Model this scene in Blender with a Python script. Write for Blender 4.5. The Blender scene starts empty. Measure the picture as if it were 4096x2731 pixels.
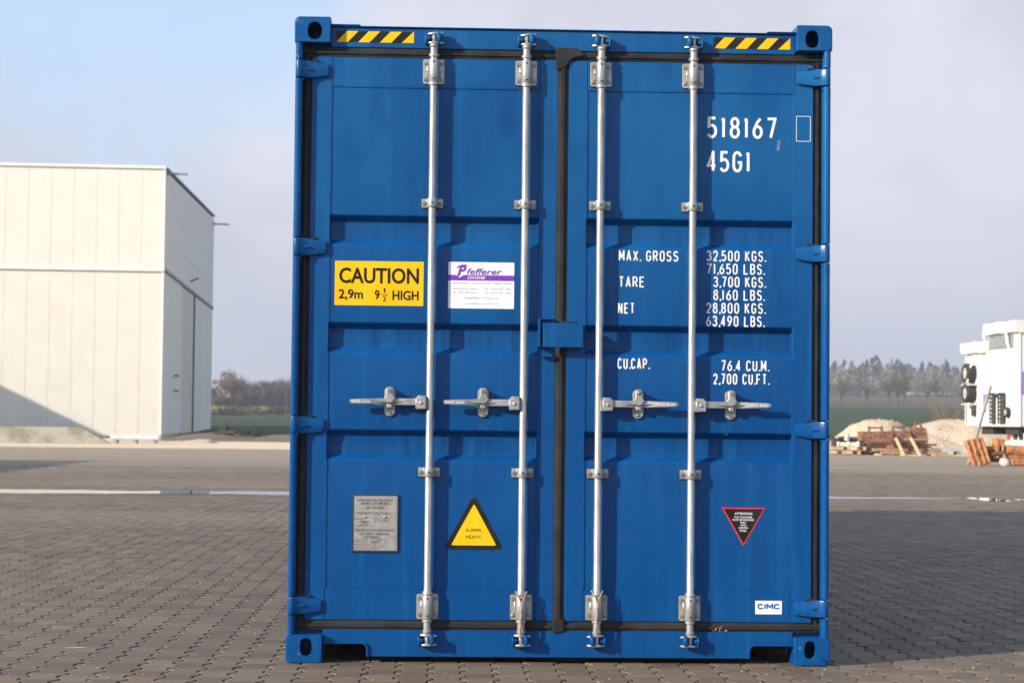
import bpy, bmesh, math, random
import numpy as np
from mathutils import Vector, Matrix
random.seed(7)
rng = np.random.default_rng(7)
R = math.radians
scene = bpy.context.scene
COL = scene.collection

# ------------------------------------------------------------------ camera
CAM_POS = Vector((-0.5428, -8.7896, 1.093))
YAW, PITCH, ROLL = R(2.069), R(2.271), R(0.597)
fwd = Vector((math.sin(YAW)*math.cos(PITCH), math.cos(YAW)*math.cos(PITCH), math.sin(PITCH)))
rgt0 = Vector((math.cos(YAW), -math.sin(YAW), 0))
up0 = rgt0.cross(fwd)
rgt = rgt0*math.cos(ROLL) + up0*math.sin(ROLL)
upv = up0*math.cos(ROLL) - rgt0*math.sin(ROLL)
cam_data = bpy.data.cameras.new('camera')
cam = bpy.data.objects.new('camera', cam_data)
COL.objects.link(cam)
cam.matrix_world = Matrix(((rgt.x, upv.x, -fwd.x, CAM_POS.x), (rgt.y, upv.y, -fwd.y, CAM_POS.y),
                           (rgt.z, upv.z, -fwd.z, CAM_POS.z), (0, 0, 0, 1)))
cam_data.sensor_fit = 'HORIZONTAL'
cam_data.sensor_width = 36.0
cam_data.lens = 7837/4096*36.0
cam_data.clip_start = 0.1
cam_data.clip_end = 9000
cam_data.dof.use_dof = True
cam_data.dof.focus_distance = 8.85
cam_data.dof.aperture_fstop = 7.0
scene.camera = cam

# ------------------------------------------------------------------ sun and sky
SUN_EL = R(22.4)
SUN_AZ = R(30.0)          # angle between the sunlight's ground track and the container door plane
light_dir = Vector((math.cos(SUN_AZ)*math.cos(SUN_EL), math.sin(SUN_AZ)*math.cos(SUN_EL), -math.sin(SUN_EL)))
sun_data = bpy.data.lights.new('sun', 'SUN')
sun_data.energy = 5.0
sun_data.angle = R(0.55)
sun_data.color = (1.0, 0.885, 0.725)
sun = bpy.data.objects.new('sun', sun_data)
COL.objects.link(sun)
sun.rotation_euler = light_dir.to_track_quat('-Z', 'Y').to_euler()
sun.location = (-30, -20, 25)

world = bpy.data.worlds.new('World')
scene.world = world
world.use_nodes = True
wn, wl = world.node_tree.nodes, world.node_tree.links
wn.clear()
w_out = wn.new('ShaderNodeOutputWorld')
w_bg = wn.new('ShaderNodeBackground')
w_bg.inputs['Strength'].default_value = 0.080
w_sky = wn.new('ShaderNodeTexSky')
w_sky.sky_type = 'NISHITA'
w_sky.sun_disc = False
w_sky.sun_elevation = SUN_EL
to_sun = -light_dir
w_sky.sun_rotation = math.atan2(to_sun.x, to_sun.y)
w_sky.air_density = 1.0
w_sky.dust_density = 0.3
w_sky.ozone_density = 2.0
w_tc = wn.new('ShaderNodeTexCoord')
w_sep = wn.new('ShaderNodeSeparateXYZ')
wl.new(w_tc.outputs['Generated'], w_sep.inputs[0])
def wmath(op, a, b=None, clamp=False):
    n = wn.new('ShaderNodeMath'); n.operation = op; n.use_clamp = clamp
    for i, v in enumerate((a, b)):
        if v is None: continue
        if isinstance(v, (int, float)): n.inputs[i].default_value = v
        else: wl.new(v, n.inputs[i])
    return n.outputs[0]
w_map = wn.new('ShaderNodeMapping')
w_map.inputs['Location'].default_value = (5.5, 1.1, 0)
wl.new(w_tc.outputs['Generated'], w_map.inputs[0])
def wnoise(scale, detail, rough=.5):
    n = wn.new('ShaderNodeTexNoise'); n.inputs['Scale'].default_value = scale; n.inputs['Detail'].default_value = detail; n.inputs['Roughness'].default_value = rough
    wl.new(w_map.outputs[0], n.inputs['Vector']); return n.outputs[0]
def wrange(src, a, b, lo=0.0, hi=1.0):
    n = wn.new('ShaderNodeMapRange'); n.interpolation_type = 'SMOOTHSTEP'
    for i, v in enumerate((a, b, lo, hi)): n.inputs[i+1].default_value = v
    wl.new(src, n.inputs[0]); return n.outputs[0]
def wmix(f, a, b):
    n = wn.new('ShaderNodeMix'); n.data_type = 'RGBA'
    for sock, v in ((n.inputs['Factor'], f), (n.inputs[6], a), (n.inputs[7], b)):
        if isinstance(v, (int, float)): sock.default_value = v
        elif isinstance(v, tuple): sock.default_value = (*v, 1)
        else: wl.new(v, sock)
    return n.outputs[2]
elev = wmath('MAXIMUM', w_sep.outputs[2], 0.0)
n_big = wnoise(2.3, 5, .5)
n_mid = wnoise(7.0, 4, .5)
# a bank of soft cloud that closes up towards the horizon and breaks open higher up
w_edge = wmath('ADD', wmath('SUBTRACT', wmath('MINIMUM', elev, .24), wmath('MULTIPLY', wmath('SUBTRACT', n_big, .5), .80)), wmath('MULTIPLY', wmath('SUBTRACT', n_mid, .5), .12))
cover = wrange(w_edge, .225, .135)
# thin high veil over the clear part
veil = wmix(wmath('MULTIPLY', wrange(n_mid, .3, .7), .15), wmix(.62, w_sky.outputs[0], (5.9, 8.1, 11.0)), (7.4, 8.0, 9.4))
n_puff = wnoise(4.2, 7, .56)
cloud = wmix(wmath('ADD', wmath('MULTIPLY', wrange(elev, .015, .13), .50), wmath('MULTIPLY', wrange(n_puff, .36, .64), .50)), (3.75, 4.10, 5.25), (6.95, 7.05, 7.90))
w_col = wmix(cover, veil, cloud)
wl.new(w_col, w_bg.inputs['Color'])
wl.new(w_bg.outputs[0], w_out.inputs['Surface'])

scene.view_settings.view_transform = 'Standard'
scene.view_settings.look = 'None'
scene.view_settings.gamma = 1.0
scene.view_settings.use_curve_mapping = False
scene.view_settings.exposure = 0.55

# ------------------------------------------------------------------ helpers
class MB:
    """Collects vertices and faces; build() links them as one mesh object."""
    def __init__(s): s.v, s.f = [], []
    def add(s, vs, fs):
        o = len(s.v); s.v += [tuple(p) for p in vs]; s.f += [tuple(i+o for i in f) for f in fs]; return s
    def box(s, x0, x1, y0, y1, z0, z1, c=0.0, M=None):
        c = min(c, abs(x1-x0)*.45, abs(y1-y0)*.45, abs(z1-z0)*.45)
        if c <= 0:
            vs = [(x, y, z) for x in (x0, x1) for y in (y0, y1) for z in (z0, z1)]
            fs = [(0, 1, 3, 2), (4, 6, 7, 5), (0, 4, 5, 1), (2, 3, 7, 6), (0, 2, 6, 4), (1, 5, 7, 3)]
        else:
            vs, idx = [], {}
            for ix, x in enumerate((x0, x1)):
                for iy, y in enumerate((y0, y1)):
                    for iz, z in enumerate((z0, z1)):
                        sx, sy, sz = c*(1-2*ix), c*(1-2*iy), c*(1-2*iz)
                        for a, p in enumerate(((x, y+sy, z+sz), (x+sx, y, z+sz), (x+sx, y+sy, z))):
                            idx[ix, iy, iz, a] = len(vs); vs.append(p)
            fs = []
            for i in (0, 1):
                fs.append([idx[i, a, b, 0] for a, b in ((0, 0), (1, 0), (1, 1), (0, 1))])
                fs.append([idx[a, i, b, 1] for a, b in ((0, 0), (1, 0), (1, 1), (0, 1))])
                fs.append([idx[a, b, i, 2] for a, b in ((0, 0), (1, 0), (1, 1), (0, 1))])
                for j in (0, 1):
                    fs.append([idx[i, j, 0, 0], idx[i, j, 1, 0], idx[i, j, 1, 1], idx[i, j, 0, 1]])
                    fs.append([idx[i, 0, j, 0], idx[i, 1, j, 0], idx[i, 1, j, 2], idx[i, 0, j, 2]])
                    fs.append([idx[0, i, j, 1], idx[1, i, j, 1], idx[1, i, j, 2], idx[0, i, j, 2]])
                    for k in (0, 1): fs.append([idx[i, j, k, a] for a in (0, 1, 2)])
        if M is not None: vs = [M @ Vector(p) for p in vs]
        return s.add(vs, fs)
    def loft(s, loops, cap0=True, cap1=True, closed=True):
        n = len(loops[0]); vs = [p for l in loops for p in l]; fs = []
        for k in range(len(loops)-1):
            for i in range(n if closed else n-1):
                j = (i+1) % n
                fs.append((k*n+i, k*n+j, (k+1)*n+j, (k+1)*n+i))
        if cap0: fs.append(tuple(range(n))[::-1])
        if cap1: fs.append(tuple(range((len(loops)-1)*n, len(loops)*n)))
        return s.add(vs, fs)
    def plate(s, outline, yf, yb, c=0.0, back=True):
        """outline: [(x,z)] seen from -y; chamfered front edge."""
        def inset(pts, d):
            n = len(pts); out = []
            A = sum(pts[i][0]*pts[(i+1) % n][1]-pts[(i+1) % n][0]*pts[i][1] for i in range(n))
            sg = 1 if A > 0 else -1
            for i in range(n):
                p, q, r = pts[i-1], pts[i], pts[(i+1) % n]
                a = Vector((q[0]-p[0], q[1]-p[1])); b = Vector((r[0]-q[0], r[1]-q[1]))
                a = a.normalized() if a.length > 1e-9 else b.normalized(); b = b.normalized() if b.length > 1e-9 else a
                n1 = Vector((-a.y, a.x))*sg; n2 = Vector((-b.y, b.x))*sg
                m = n1+n2; m = m/max(m.dot(n1), .35) if m.length > 1e-6 else n1
                out.append((q[0]+m.x*d, q[1]+m.y*d))
            return out
        loops = []
        if c > 0: loops.append([(x, yf, z) for x, z in inset(outline, c)])
        loops.append([(x, yf+c, z) for x, z in outline])
        loops.append([(x, yb, z) for x, z in outline])
        return s.loft(loops, True, back)
    def cyl(s, p0, p1, r0, r1=None, n=16, c=0.0, cap=True):
        r1 = r0 if r1 is None else r1
        p0, p1 = Vector(p0), Vector(p1); d = (p1-p0).normalized()
        a = d.orthogonal().normalized(); b = d.cross(a)
        def ring(p, r): return [tuple(p+a*math.cos(t)*r+b*math.sin(t)*r) for t in [2*math.pi*i/n for i in range(n)]]
        L = []
        if c > 0: L.append(ring(p0, r0-c)); L.append(ring(p0+d*c, r0)); L.append(ring(p1-d*c, r1)); L.append(ring(p1, r1-c))
        else: L = [ring(p0, r0), ring(p1, r1)]
        return s.loft(L, cap, cap)
    def lathe(s, base, axis, prof, n=20):
        base, d = Vector(base), Vector(axis).normalized()
        a = d.orthogonal().normalized(); b = d.cross(a)
        return s.loft([[tuple(base+d*h+a*math.cos(t)*r+b*math.sin(t)*r) for t in [2*math.pi*i/n for i in range(n)]] for h, r in prof])
    def tube(s, pts, r, n=8, cap=True):
        pts = [Vector(p) for p in pts]; rr = r if isinstance(r, (list, tuple)) else [r]*len(pts)
        t0 = (pts[1]-pts[0]).normalized(); a = t0.orthogonal().normalized(); loops = []
        for i, p in enumerate(pts):
            t = (pts[min(i+1, len(pts)-1)]-pts[max(i-1, 0)]).normalized()
            a = (a-t*a.dot(t)).normalized(); b = t.cross(a)
            loops.append([tuple(p+(a*math.cos(q)+b*math.sin(q))*rr[i]) for q in [2*math.pi*k/n for k in range(n)]])
        return s.loft(loops, cap, cap)
    def mesh(s, name, mat=None, smooth=35, fix=True):
        me = bpy.data.meshes.new(name)
        me.from_pydata(s.v, [], s.f)
        if fix:
            bm = bmesh.new(); bm.from_mesh(me); bmesh.ops.recalc_face_normals(bm, faces=bm.faces); bm.to_mesh(me); bm.free()
        if smooth:
            me.polygons.foreach_set('use_smooth', [True]*len(me.polygons)); me.set_sharp_from_angle(angle=R(smooth))
        if mat: me.materials.append(mat)
        return me
    def build(s, name, mat, parent=None, smooth=35, fix=True, **kw):
        return link(name, s.mesh(name, mat, smooth, fix), parent, **kw)

def link(name, me, parent=None, label=None, cat=None, group=None, kind=None):
    o = bpy.data.objects.new(name, me); COL.objects.link(o)
    if parent is not None: o.parent = parent
    return tag(o, label, cat, group, kind)
def tag(o, label=None, cat=None, group=None, kind=None):
    if label: o['label'] = label
    if cat: o['category'] = cat
    if group: o['group'] = group
    if kind: o['kind'] = kind
    return o
def thing(name, label, cat, loc=(0, 0, 0), rz=0.0, group=None):
    o = bpy.data.objects.new(name, None); COL.objects.link(o)
    o.location = loc; o.rotation_euler = (0, 0, rz); o.empty_display_size = .2
    return tag(o, label, cat, group)
def rrect(x0, x1, z0, z1, r, n=5, corners=(1, 1, 1, 1)):
    """rounded rectangle outline, corners order: bl, br, tr, tl"""
    out = []
    for (cx_, cz_, a0), on in zip(((x0+r, z0+r, 180), (x1-r, z0+r, 270), (x1-r, z1-r, 0), (x0+r, z1-r, 90)), corners):
        if on:
            for i in range(n+1):
                t = R(a0+90*i/n); out.append((cx_+r*math.cos(t), cz_+r*math.sin(t)))
        else:
            t = R(a0+45); out.append((cx_+r*math.copysign(1, math.cos(t)), cz_+r*math.copysign(1, math.sin(t))))
    return out

# ------------------------------------------------------------------ materials
def newmat(name):
    m = bpy.data.materials.new(name); m.use_nodes = True
    nt = m.node_tree
    return m, nt.nodes, nt.links, nt.nodes['Principled BSDF']
def pos_vec(N, L, scale=(1, 1, 1), obj=False):
    if obj:
        src = N.new('ShaderNodeTexCoord').outputs['Object']
    else:
        src = N.new('ShaderNodeNewGeometry').outputs['Position']
    mp = N.new('ShaderNodeMapping'); mp.inputs['Scale'].default_value = scale
    L.new(src, mp.inputs[0]); return mp.outputs[0]
def noise(N, L, vec, scale, detail=4, rough=.55):
    n = N.new('ShaderNodeTexNoise'); n.inputs['Scale'].default_value = scale
    n.inputs['Detail'].default_value = detail; n.inputs['Roughness'].default_value = rough
    L.new(vec, n.inputs['Vector']); return n.outputs[0]
def rng_node(N, L, src, a, b, lo=0.0, hi=1.0):
    n = N.new('ShaderNodeMapRange'); n.inputs[1].default_value = a; n.inputs[2].default_value = b
    n.inputs[3].default_value = lo; n.inputs[4].default_value = hi
    L.new(src, n.inputs[0]); return n.outputs[0]
def mixc(N, L, fac, a, b, mode='MIX'):
    n = N.new('ShaderNodeMix'); n.data_type = 'RGBA'; n.blend_type = mode
    for sock, v in ((n.inputs['Factor'], fac), (n.inputs[6], a), (n.inputs[7], b)):
        if isinstance(v, (int, float)): sock.default_value = v
        elif isinstance(v, (tuple, list)): sock.default_value = (*v[:3], 1)
        else: L.new(v, sock)
    return n.outputs[2]
def mth(N, L, op, a, b=0.0, clamp=False):
    n = N.new('ShaderNodeMath'); n.operation = op; n.use_clamp = clamp
    for i, v in enumerate((a, b)):
        if isinstance(v, (int, float)): n.inputs[i].default_value = v
        else: L.new(v, n.inputs[i])
    return n.outputs[0]
def bump(N, L, bsdf, h, strength, dist=.01):
    n = N.new('ShaderNodeBump'); n.inputs['Strength'].default_value = strength; n.inputs['Distance'].default_value = dist
    L.new(h, n.inputs['Height']); L.new(n.outputs[0], bsdf.inputs['Normal'])
def noisy(name, c1, c2, scale=6, rough=.6, metal=0.0, stretch=(1, 1, 1), bstr=.15, bscale=40, bdist=.005, spec=.5, obj=False, lo=.35, hi=.65, rvar=.1):
    m, N, L, B = newmat(name)
    v = pos_vec(N, L, stretch, obj)
    n1 = noise(N, L, v, scale, 6)
    L.new(mixc(N, L, rng_node(N, L, n1, lo, hi), c1, c2), B.inputs['Base Color'])
    n2 = noise(N, L, v, bscale, 3)
    L.new(rng_node(N, L, n2, .3, .7, max(0.02, rough-rvar), min(1, rough+rvar)), B.inputs['Roughness'])
    B.inputs['Metallic'].default_value = metal
    B.inputs['Specular IOR Level'].default_value = spec
    if bstr: bump(N, L, B, n2, bstr, bdist)
    return m

def paint_blue():
    m, N, L, B = newmat('container_blue_paint')
    P = N.new('ShaderNodeNewGeometry').outputs['Position']
    sep = N.new('ShaderNodeSeparateXYZ'); L.new(P, sep.inputs[0])
    base = (0.0018, 0.061, 0.220)
    v_big = pos_vec(N, L, (1, 1, .8)); big = noise(N, L, v_big, 1.7, 4)
    c = mixc(N, L, rng_node(N, L, big, .35, .68), base, (0.0026, 0.072, 0.245))
    # dried run-off streaks, long in z
    v_st = pos_vec(N, L, (34, 34, 1.1)); st = noise(N, L, v_st, 1.0, 5, .6)
    v_gate = pos_vec(N, L, (2.2, 2.2, 1.5)); gate = rng_node(N, L, noise(N, L, v_gate, 1.0, 3), .42, .62)
    # strongest in the pressed troughs and below the top seam of the doors
    trough = rng_node(N, L, sep.outputs[1], .062, .082)
    seam = rng_node(N, L, sep.outputs[2], 1.95, 2.56)
    wet = mth(N, L, 'MAXIMUM', mth(N, L, 'MAXIMUM', mth(N, L, 'MULTIPLY', trough, .9), mth(N, L, 'MULTIPLY', seam, gate)), mth(N, L, 'MULTIPLY', gate, .45))
    f = mth(N, L, 'MULTIPLY', rng_node(N, L, st, .47, .66), wet)
    c = mixc(N, L, mth(N, L, 'MULTIPLY', f, .80), c, (0.0025, 0.034, 0.120))
    v_s2 = pos_vec(N, L, (16, 16, .7)); s2 = noise(N, L, v_s2, 1.3, 4)
    f2 = mth(N, L, 'MULTIPLY', rng_node(N, L, s2, .52, .68), .42)
    c = mixc(N, L, f2, c, (0.008, 0.103, 0.300))
    # paler blue patches high on the doors: soft sky reflection put into the colour
    fz = mth(N, L, 'MULTIPLY', rng_node(N, L, sep.outputs[2], 1.1, 2.7), rng_node(N, L, noise(N, L, pos_vec(N, L, (1.2, 1.2, .7)), 1.6, 5), .36, .60))
    c = mixc(N, L, mth(N, L, 'MULTIPLY', fz, .85), c, (0.009, 0.116, 0.305))
    # dust specks
    v_sp = pos_vec(N, L); sp = noise(N, L, v_sp, 95, 2)
    c = mixc(N, L, mth(N, L, 'MULTIPLY', rng_node(N, L, sp, .73, .79), .30), c, (.16, .26, .38))
    L.new(c, B.inputs['Base Color'])
    fine = noise(N, L, v_sp, 22, 5)
    r = mth(N, L, 'ADD', rng_node(N, L, fine, .3, .7, .20, .33), mth(N, L, 'MULTIPLY', f, .16))
    L.new(r, B.inputs['Roughness'])
    B.inputs['Specular IOR Level'].default_value = .20
    wav = noise(N, L, pos_vec(N, L, (1, 1, 1.6)), 3.2, 2)
    h = mth(N, L, 'ADD', mth(N, L, 'MULTIPLY', wav, 1.0), mth(N, L, 'MULTIPLY', noise(N, L, v_sp, 140, 2), .012))
    bump(N, L, B, h, .35, .012)
    return m
BLUE = paint_blue()
STEEL = noisy('galvanised_steel', (.31, .31, .305), (.45, .45, .44), 26, .40, .50, (1, 1, .35), .12, 160, .001, .5)
BOLT = noisy('zinc_bolt', (.20, .20, .19), (.30, .295, .28), 60, .45, .55, bstr=.1, bscale=300, bdist=.0005)
RUBBER = noisy('door_gasket_rubber', (.017, .0165, .017), (.032, .031, .031), 9, .66, 0, (1, 1, 1), .1, 60, .002, .25)
PAD = noisy('black_rubber_pad', (.012, .012, .013), (.02, .02, .021), 20, .7, bstr=0)
HOLE = noisy('dark_cavity', (.006, .006, .007), (.01, .01, .01), 20, .8, bstr=0)
WHITE_PAINT = noisy('white_lettering_paint', (.74, .73, .70), (.84, .83, .81), 18, .5, bstr=.05, bscale=200, bdist=.0003)
YELLOW = noisy('yellow_foil', (.86, .47, .006), (.92, .53, .010), 8, .40, spec=.18, bstr=.04, bscale=60, bdist=.0006)
BLACKF = noisy('black_foil', (.012, .011, .011), (.022, .02, .02), 12, .42, spec=.22, bstr=.04, bscale=60, bdist=.0006)
REDF = noisy('red_foil', (.72, .018, .024), (.80, .03, .035), 12, .4, bstr=0)
WHITEF = noisy('white_foil', (.80, .80, .81), (.86, .86, .87), 6, .32, bstr=.03, bscale=60, bdist=.0005)
PURPLE = noisy('purple_print', (.17, .035, .40), (.20, .045, .44), 14, .4, bstr=0)
GREYP = noisy('grey_print', (.40, .40, .46), (.46, .46, .52), 14, .4, bstr=0)
CBLUE = noisy('blue_print', (.01, .06, .36), (.015, .075, .40), 14, .4, bstr=0)
PLATE = noisy('stamped_aluminium_plate', (.36, .335, .32), (.43, .40, .385), 22, .45, .35, bstr=.08, bscale=120, bdist=.0006)
PLATET = noisy('plate_print', (.07, .068, .068), (.10, .098, .098), 22, .5, bstr=0)
ROPE = noisy('hemp_rope', (.30, .23, .18), (.46, .37, .30), 180, .85, bstr=.4, bscale=500, bdist=.001, lo=.4, hi=.6)
RUST = noisy('rusty_steel', (.155, .062, .036), (.29, .14, .085), 7, .8, .1, bstr=.35, bscale=40, bdist=.006)
RUSTD = noisy('dark_rusty_steel', (.06, .035, .028), (.16, .08, .05), 7, .8, .15, bstr=.3, bscale=40, bdist=.006)
WOOD = noisy('weathered_wood', (.28, .17, .10), (.44, .29, .18), 3, .8, 0, (1, 6, 6), .3, 20, .004)
WOODP = noisy('pale_wood', (.46, .31, .18), (.60, .44, .28), 3, .8, 0, (1, 6, 6), .3, 20, .004)
ORANGE = noisy('worn_orange_paint', (.56, .24, .085), (.24, .10, .05), 8, .7, 0, bstr=.4, bscale=30, bdist=.006, lo=.40, hi=.66)
DARKM = noisy('dark_machine_steel', (.025, .024, .025), (.07, .06, .055), 10, .6, .3, bstr=.2, bscale=40)
WHITEM = noisy('white_body_paint', (.78, .77, .74), (.84, .83, .80), 2, .42, bstr=.03, bscale=8)
TARP = noisy('cream_tarpaulin', (.72, .68, .62), (.80, .76, .70), 3, .6, bstr=.3, bscale=6, bdist=.02)
GLASSD = noisy('grey_vent_panel', (.20, .22, .25), (.26, .28, .31), 6, .35, bstr=0)
TYRE = noisy('tyre_rubber', (.018, .018, .019), (.035, .034, .034), 14, .75, bstr=.2, bscale=40)
HUB = noisy('wheel_rim', (.45, .44, .42), (.58, .57, .55), 14, .5, .3, bstr=.1, bscale=40)
LAMPR = noisy('red_lamp_glass', (.45, .012, .012), (.55, .02, .02), 20, .25, bstr=0)
SHEET = noisy('pale_sheet_metal', (.62, .65, .68), (.74, .76, .78), 3, .4, .3, bstr=.1, bscale=12)
LILAC = noisy('lilac_body_panel', (.26, .19, .56), (.31, .24, .61), 4, .5, bstr=0)
CONCRETE = noisy('mossy_concrete', (.25, .235, .17), (.38, .365, .31), 1.6, .85, 0, (1, 1, 1.5), .3, 12, .02, lo=.42, hi=.6)
CREAM = noisy('cream_cladding', (.78, .74, .66), (.82, .785, .705), .8, .55, bstr=.05, bscale=6)
CREAMT = noisy('cream_trim', (.70, .69, .64), (.76, .75, .70), 2, .5, bstr=0)
DOORP = noisy('sliding_door_panel', (.66, .60, .50), (.72, .66, .56), 1.5, .55, bstr=.05, bscale=6)
GREYTRIM = noisy('grey_metal_trim', (.22, .23, .25), (.30, .31, .33), 3, .5, .3, bstr=0)

# ================================================================== the container
DY, PY = 0.045, 0.049        # door frame plane, door sheet plane
BOX = thing('shipping_container', 'blue steel high-cube shipping container with closed double doors on the paved yard', 'container')

def ring_plate(mb, outline, hole, yf, c, ydeep, cav, N=96):
    """flat face with an opening: outline and hole are [(x,z)] loops around the hole centre"""
    hx = sum(p[0] for p in hole)/len(hole); hz = sum(p[1] for p in hole)/len(hole)
    def cast(poly, a):
        dx, dz = math.cos(a), math.sin(a); best = 0
        for i in range(len(poly)):
            (x0, z0), (x1, z1) = poly[i], poly[(i+1) % len(poly)]
            ex, ez = x1-x0, z1-z0; den = dx*ez-dz*ex
            if abs(den) < 1e-12: continue
            t = ((x0-hx)*ez-(z0-hz)*ex)/den; u = ((x0-hx)*dz-(z0-hz)*dx)/den
            if t > 0 and -1e-6 <= u <= 1+1e-6: best = max(best, t)
        return best
    A = sorted(set([2*math.pi*i/N for i in range(N)] + [math.atan2(z-hz, x-hx) % (2*math.pi) for x, z in outline]))
    O = [(hx+cast(outline, a)*math.cos(a), hz+cast(outline, a)*math.sin(a)) for a in A]
    Hh = [(hx+cast(hole, a)*math.cos(a), hz+cast(hole, a)*math.sin(a)) for a in A]
    sc = lambda P, k: [(hx+(x-hx)*k, hz+(z-hz)*k) for x, z in P]
    w = max(p[0] for p in outline)-min(p[0] for p in outline)
    k = 1-2*c/w
    loops = [[(x, ydeep, z) for x, z in O], [(x, yf+c, z) for x, z in O], [(x, yf, z) for x, z in sc(O, k)],
             [(x, yf, z) for x, z in sc(Hh, 1.05)], [(x, yf+.003, z) for x, z in Hh], [(x, yf+.03, z) for x, z in Hh],
             [(x, yf+.031, z) for x, z in sc(O, cav)], [(x, ydeep-.02, z) for x, z in sc(O, cav)]]
    mb.loft(loops, True, True)

def oval(cx_, cz_, w, h, n=28, p=2.6):
    return [(cx_+w/2*math.copysign(abs(math.cos(t))**(2/p), math.cos(t)), cz_+h/2*math.copysign(abs(math.sin(t))**(2/p), math.sin(t))) for t in [2*math.pi*i/n for i in range(n)]]

# corner castings, four at the door end and four at the blind end
def rr4(x0, x1, z0, z1, rad):
    out = []
    for (sx, sz, a0), r in zip(((0, 0, 180), (1, 0, 270), (1, 1, 0), (0, 1, 90)), rad):
        cx_ = x1-r if sx else x0+r; cz_ = z1-r if sz else z0+r
        for i in range(6):
            t = R(a0+90*i/5); out.append((cx_+r*math.cos(t), cz_+r*math.sin(t)))
    return out
for sx in (-1, 1):
    for top in (0, 1):
        for end in (0, 1):
            mb = MB()
            x0, x1 = (-1.219, -1.057) if sx < 0 else (1.057, 1.219)
            z0, z1 = (2.778, 2.896) if top else (0.0, .118+.008)
            ro, ri = .026, .006
            rad = [ri, ri, ri, ri]
            rad[(3 if top else 0) if sx < 0 else (2 if top else 1)] = ro
            h = oval(sx*1.128, 2.831, .064, .078, p=2.3) if top else oval(sx*1.129, .072, .052, .078, p=2.5)
            ring_plate(mb, rr4(x0, x1, z0, z1, rad), h, 0.0, .005, .178, .86)
            o = mb.build('corner_casting', BLUE, BOX, 40)
            if end: o.scale.y = -1; o.location.y = 12.192

# corner posts with the strip that carries the hinges
HZ = (.2545, 1.058, 1.858, 2.660)
for sx in (-1, 1):
    mb = MB()
    mb.box(min(sx*1.213, sx*1.06), max(sx*1.213, sx*1.06), .075, .2, .118, 2.778, .004)
    edges = [.122] + [e for z in HZ for e in (z-.042, z+.042)] + [2.780]
    for a, b in zip(edges[0::2], edges[1::2]):
        xa, xb = sx*1.2135, sx*1.1815
        prof = [(1.2135, .10), (1.2135, .012), (1.211, .005), (1.206, .001), (1.199, -.001), (1.191, .002), (1.1845, .006), (1.1815, .012), (1.1815, .10)]
        mb.loft([[(sx*x, y, z) for x, y in prof] for z in (a+.002, b-.002)])
        if b < 2.7: mb.box(min(sx*1.198, sx*1.175), max(sx*1.198, sx*1.175), .02, .08, b-.012, b-.002)
    mb.build('corner_post', BLUE, BOX, 40)
# header
mb = MB(); mb.box(-1.058, 1.058, DY, .17, 2.766, 2.8575, .003)
mb.box(-1.058, 1.058, DY-.010, .19, 2.8585, 2.8635, .0015)
for sx in (-1, 1):
    xa, xb = sorted((sx*.925, sx*1.058)); mb.box(xa, xb, .03, .19, 2.8638, 2.869, .0015)
mb.build('header', BLUE, BOX)
# sill with its two pockets
def sill_outline():
    pr = lambda s: [(s*1.058, .088), (s*.885, .088), (s*.872, .084), (s*.862, .072), (s*.860, .060), (s*.860, .026)]
    return [(-1.058, .146)] + pr(-1) + pr(1)[::-1] + [(1.058, .146)]
mb = MB(); mb.plate(sill_outline(), DY, .17, .003)
for s in (-1, 1):       # folded rim of the pocket
    path = [(s*1.056, .034, .089), (s*.885, .034, .089), (s*.870, .034, .085), (s*.860, .034, .072), (s*.8575, .034, .028)]
    prev = None
    for p, q in zip(path[:-1], path[1:]):
        d = Vector((q[0]-p[0], 0, q[2]-p[2])).normalized(); n_ = Vector((-d.z, 0, d.x))*(.004)
        a = [Vector(p)+n_, Vector(q)+n_, Vector(q)-n_, Vector(p)-n_]
        mb.loft([[tuple(v) for v in a], [(v.x, DY+.002, v.z) for v in a]])
mb.build('sill', BLUE, BOX)
# base: floor, bottom rails, cross members, pocket backs
mb = MB()
mb.box(-1.15, 1.15, .17, 12.1, .13, .165)
for i in range(38): mb.box(-1.15, 1.15, .55+i*.305, .60+i*.305, .045, .13)
mb.box(-1.12, 1.12, .36, .40, .04, .13)
mb.build('base_frame', noisy('underside_coating', (.012, .012, .013), (.02, .02, .02), 5, .8), BOX)
for s in (-1, 1):
    xa, xb = sorted((s*1.151, s*1.206)); m2 = MB(); m2.box(xa, xb, .18, 12.01, .045, .168, .003); m2.build('bottom_rail', BLUE, BOX)
# corrugated sides, roof and blind end
def corrug(length, pitch=.278, d=.036):
    pts, y = [], 0.0
    while y < length-.001:
        for dy, x in ((0, 0), (.072, 0), (.139, d), (.211, d)):
            if y+dy <= length: pts.append((y+dy, x))
        y += pitch
    pts.append((length, 0)); return pts
for s in (-1, 1):
    prof = corrug(11.82)
    mb = MB(); mb.loft([[(s*(1.205-x), .19+y, z) for y, x in prof] for z in (.165, 2.80)], False, False, False)
    mb.build('side_wall', BLUE, BOX, 20)
    xa, xb = sorted((s*1.145, s*1.205)); m2 = MB(); m2.box(xa, xb, .178, 12.014, 2.80, 2.86, .004); m2.build('top_rail', BLUE, BOX)
mb = MB(); mb.loft([[(x, .19+y, 2.862-.5*q) for y, q in corrug(11.82, .209, .04)] for x in (-1.145, 1.145)], False, False, False)
mb.build('roof', BLUE, BOX, 20)
mb = MB(); mb.loft([[(-1.06+y, 12.17-x, z) for y, x in corrug(2.12)] for z in (.12, 2.86)], False, False, False)
mb.build('end_wall', BLUE, BOX, 20)

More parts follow.
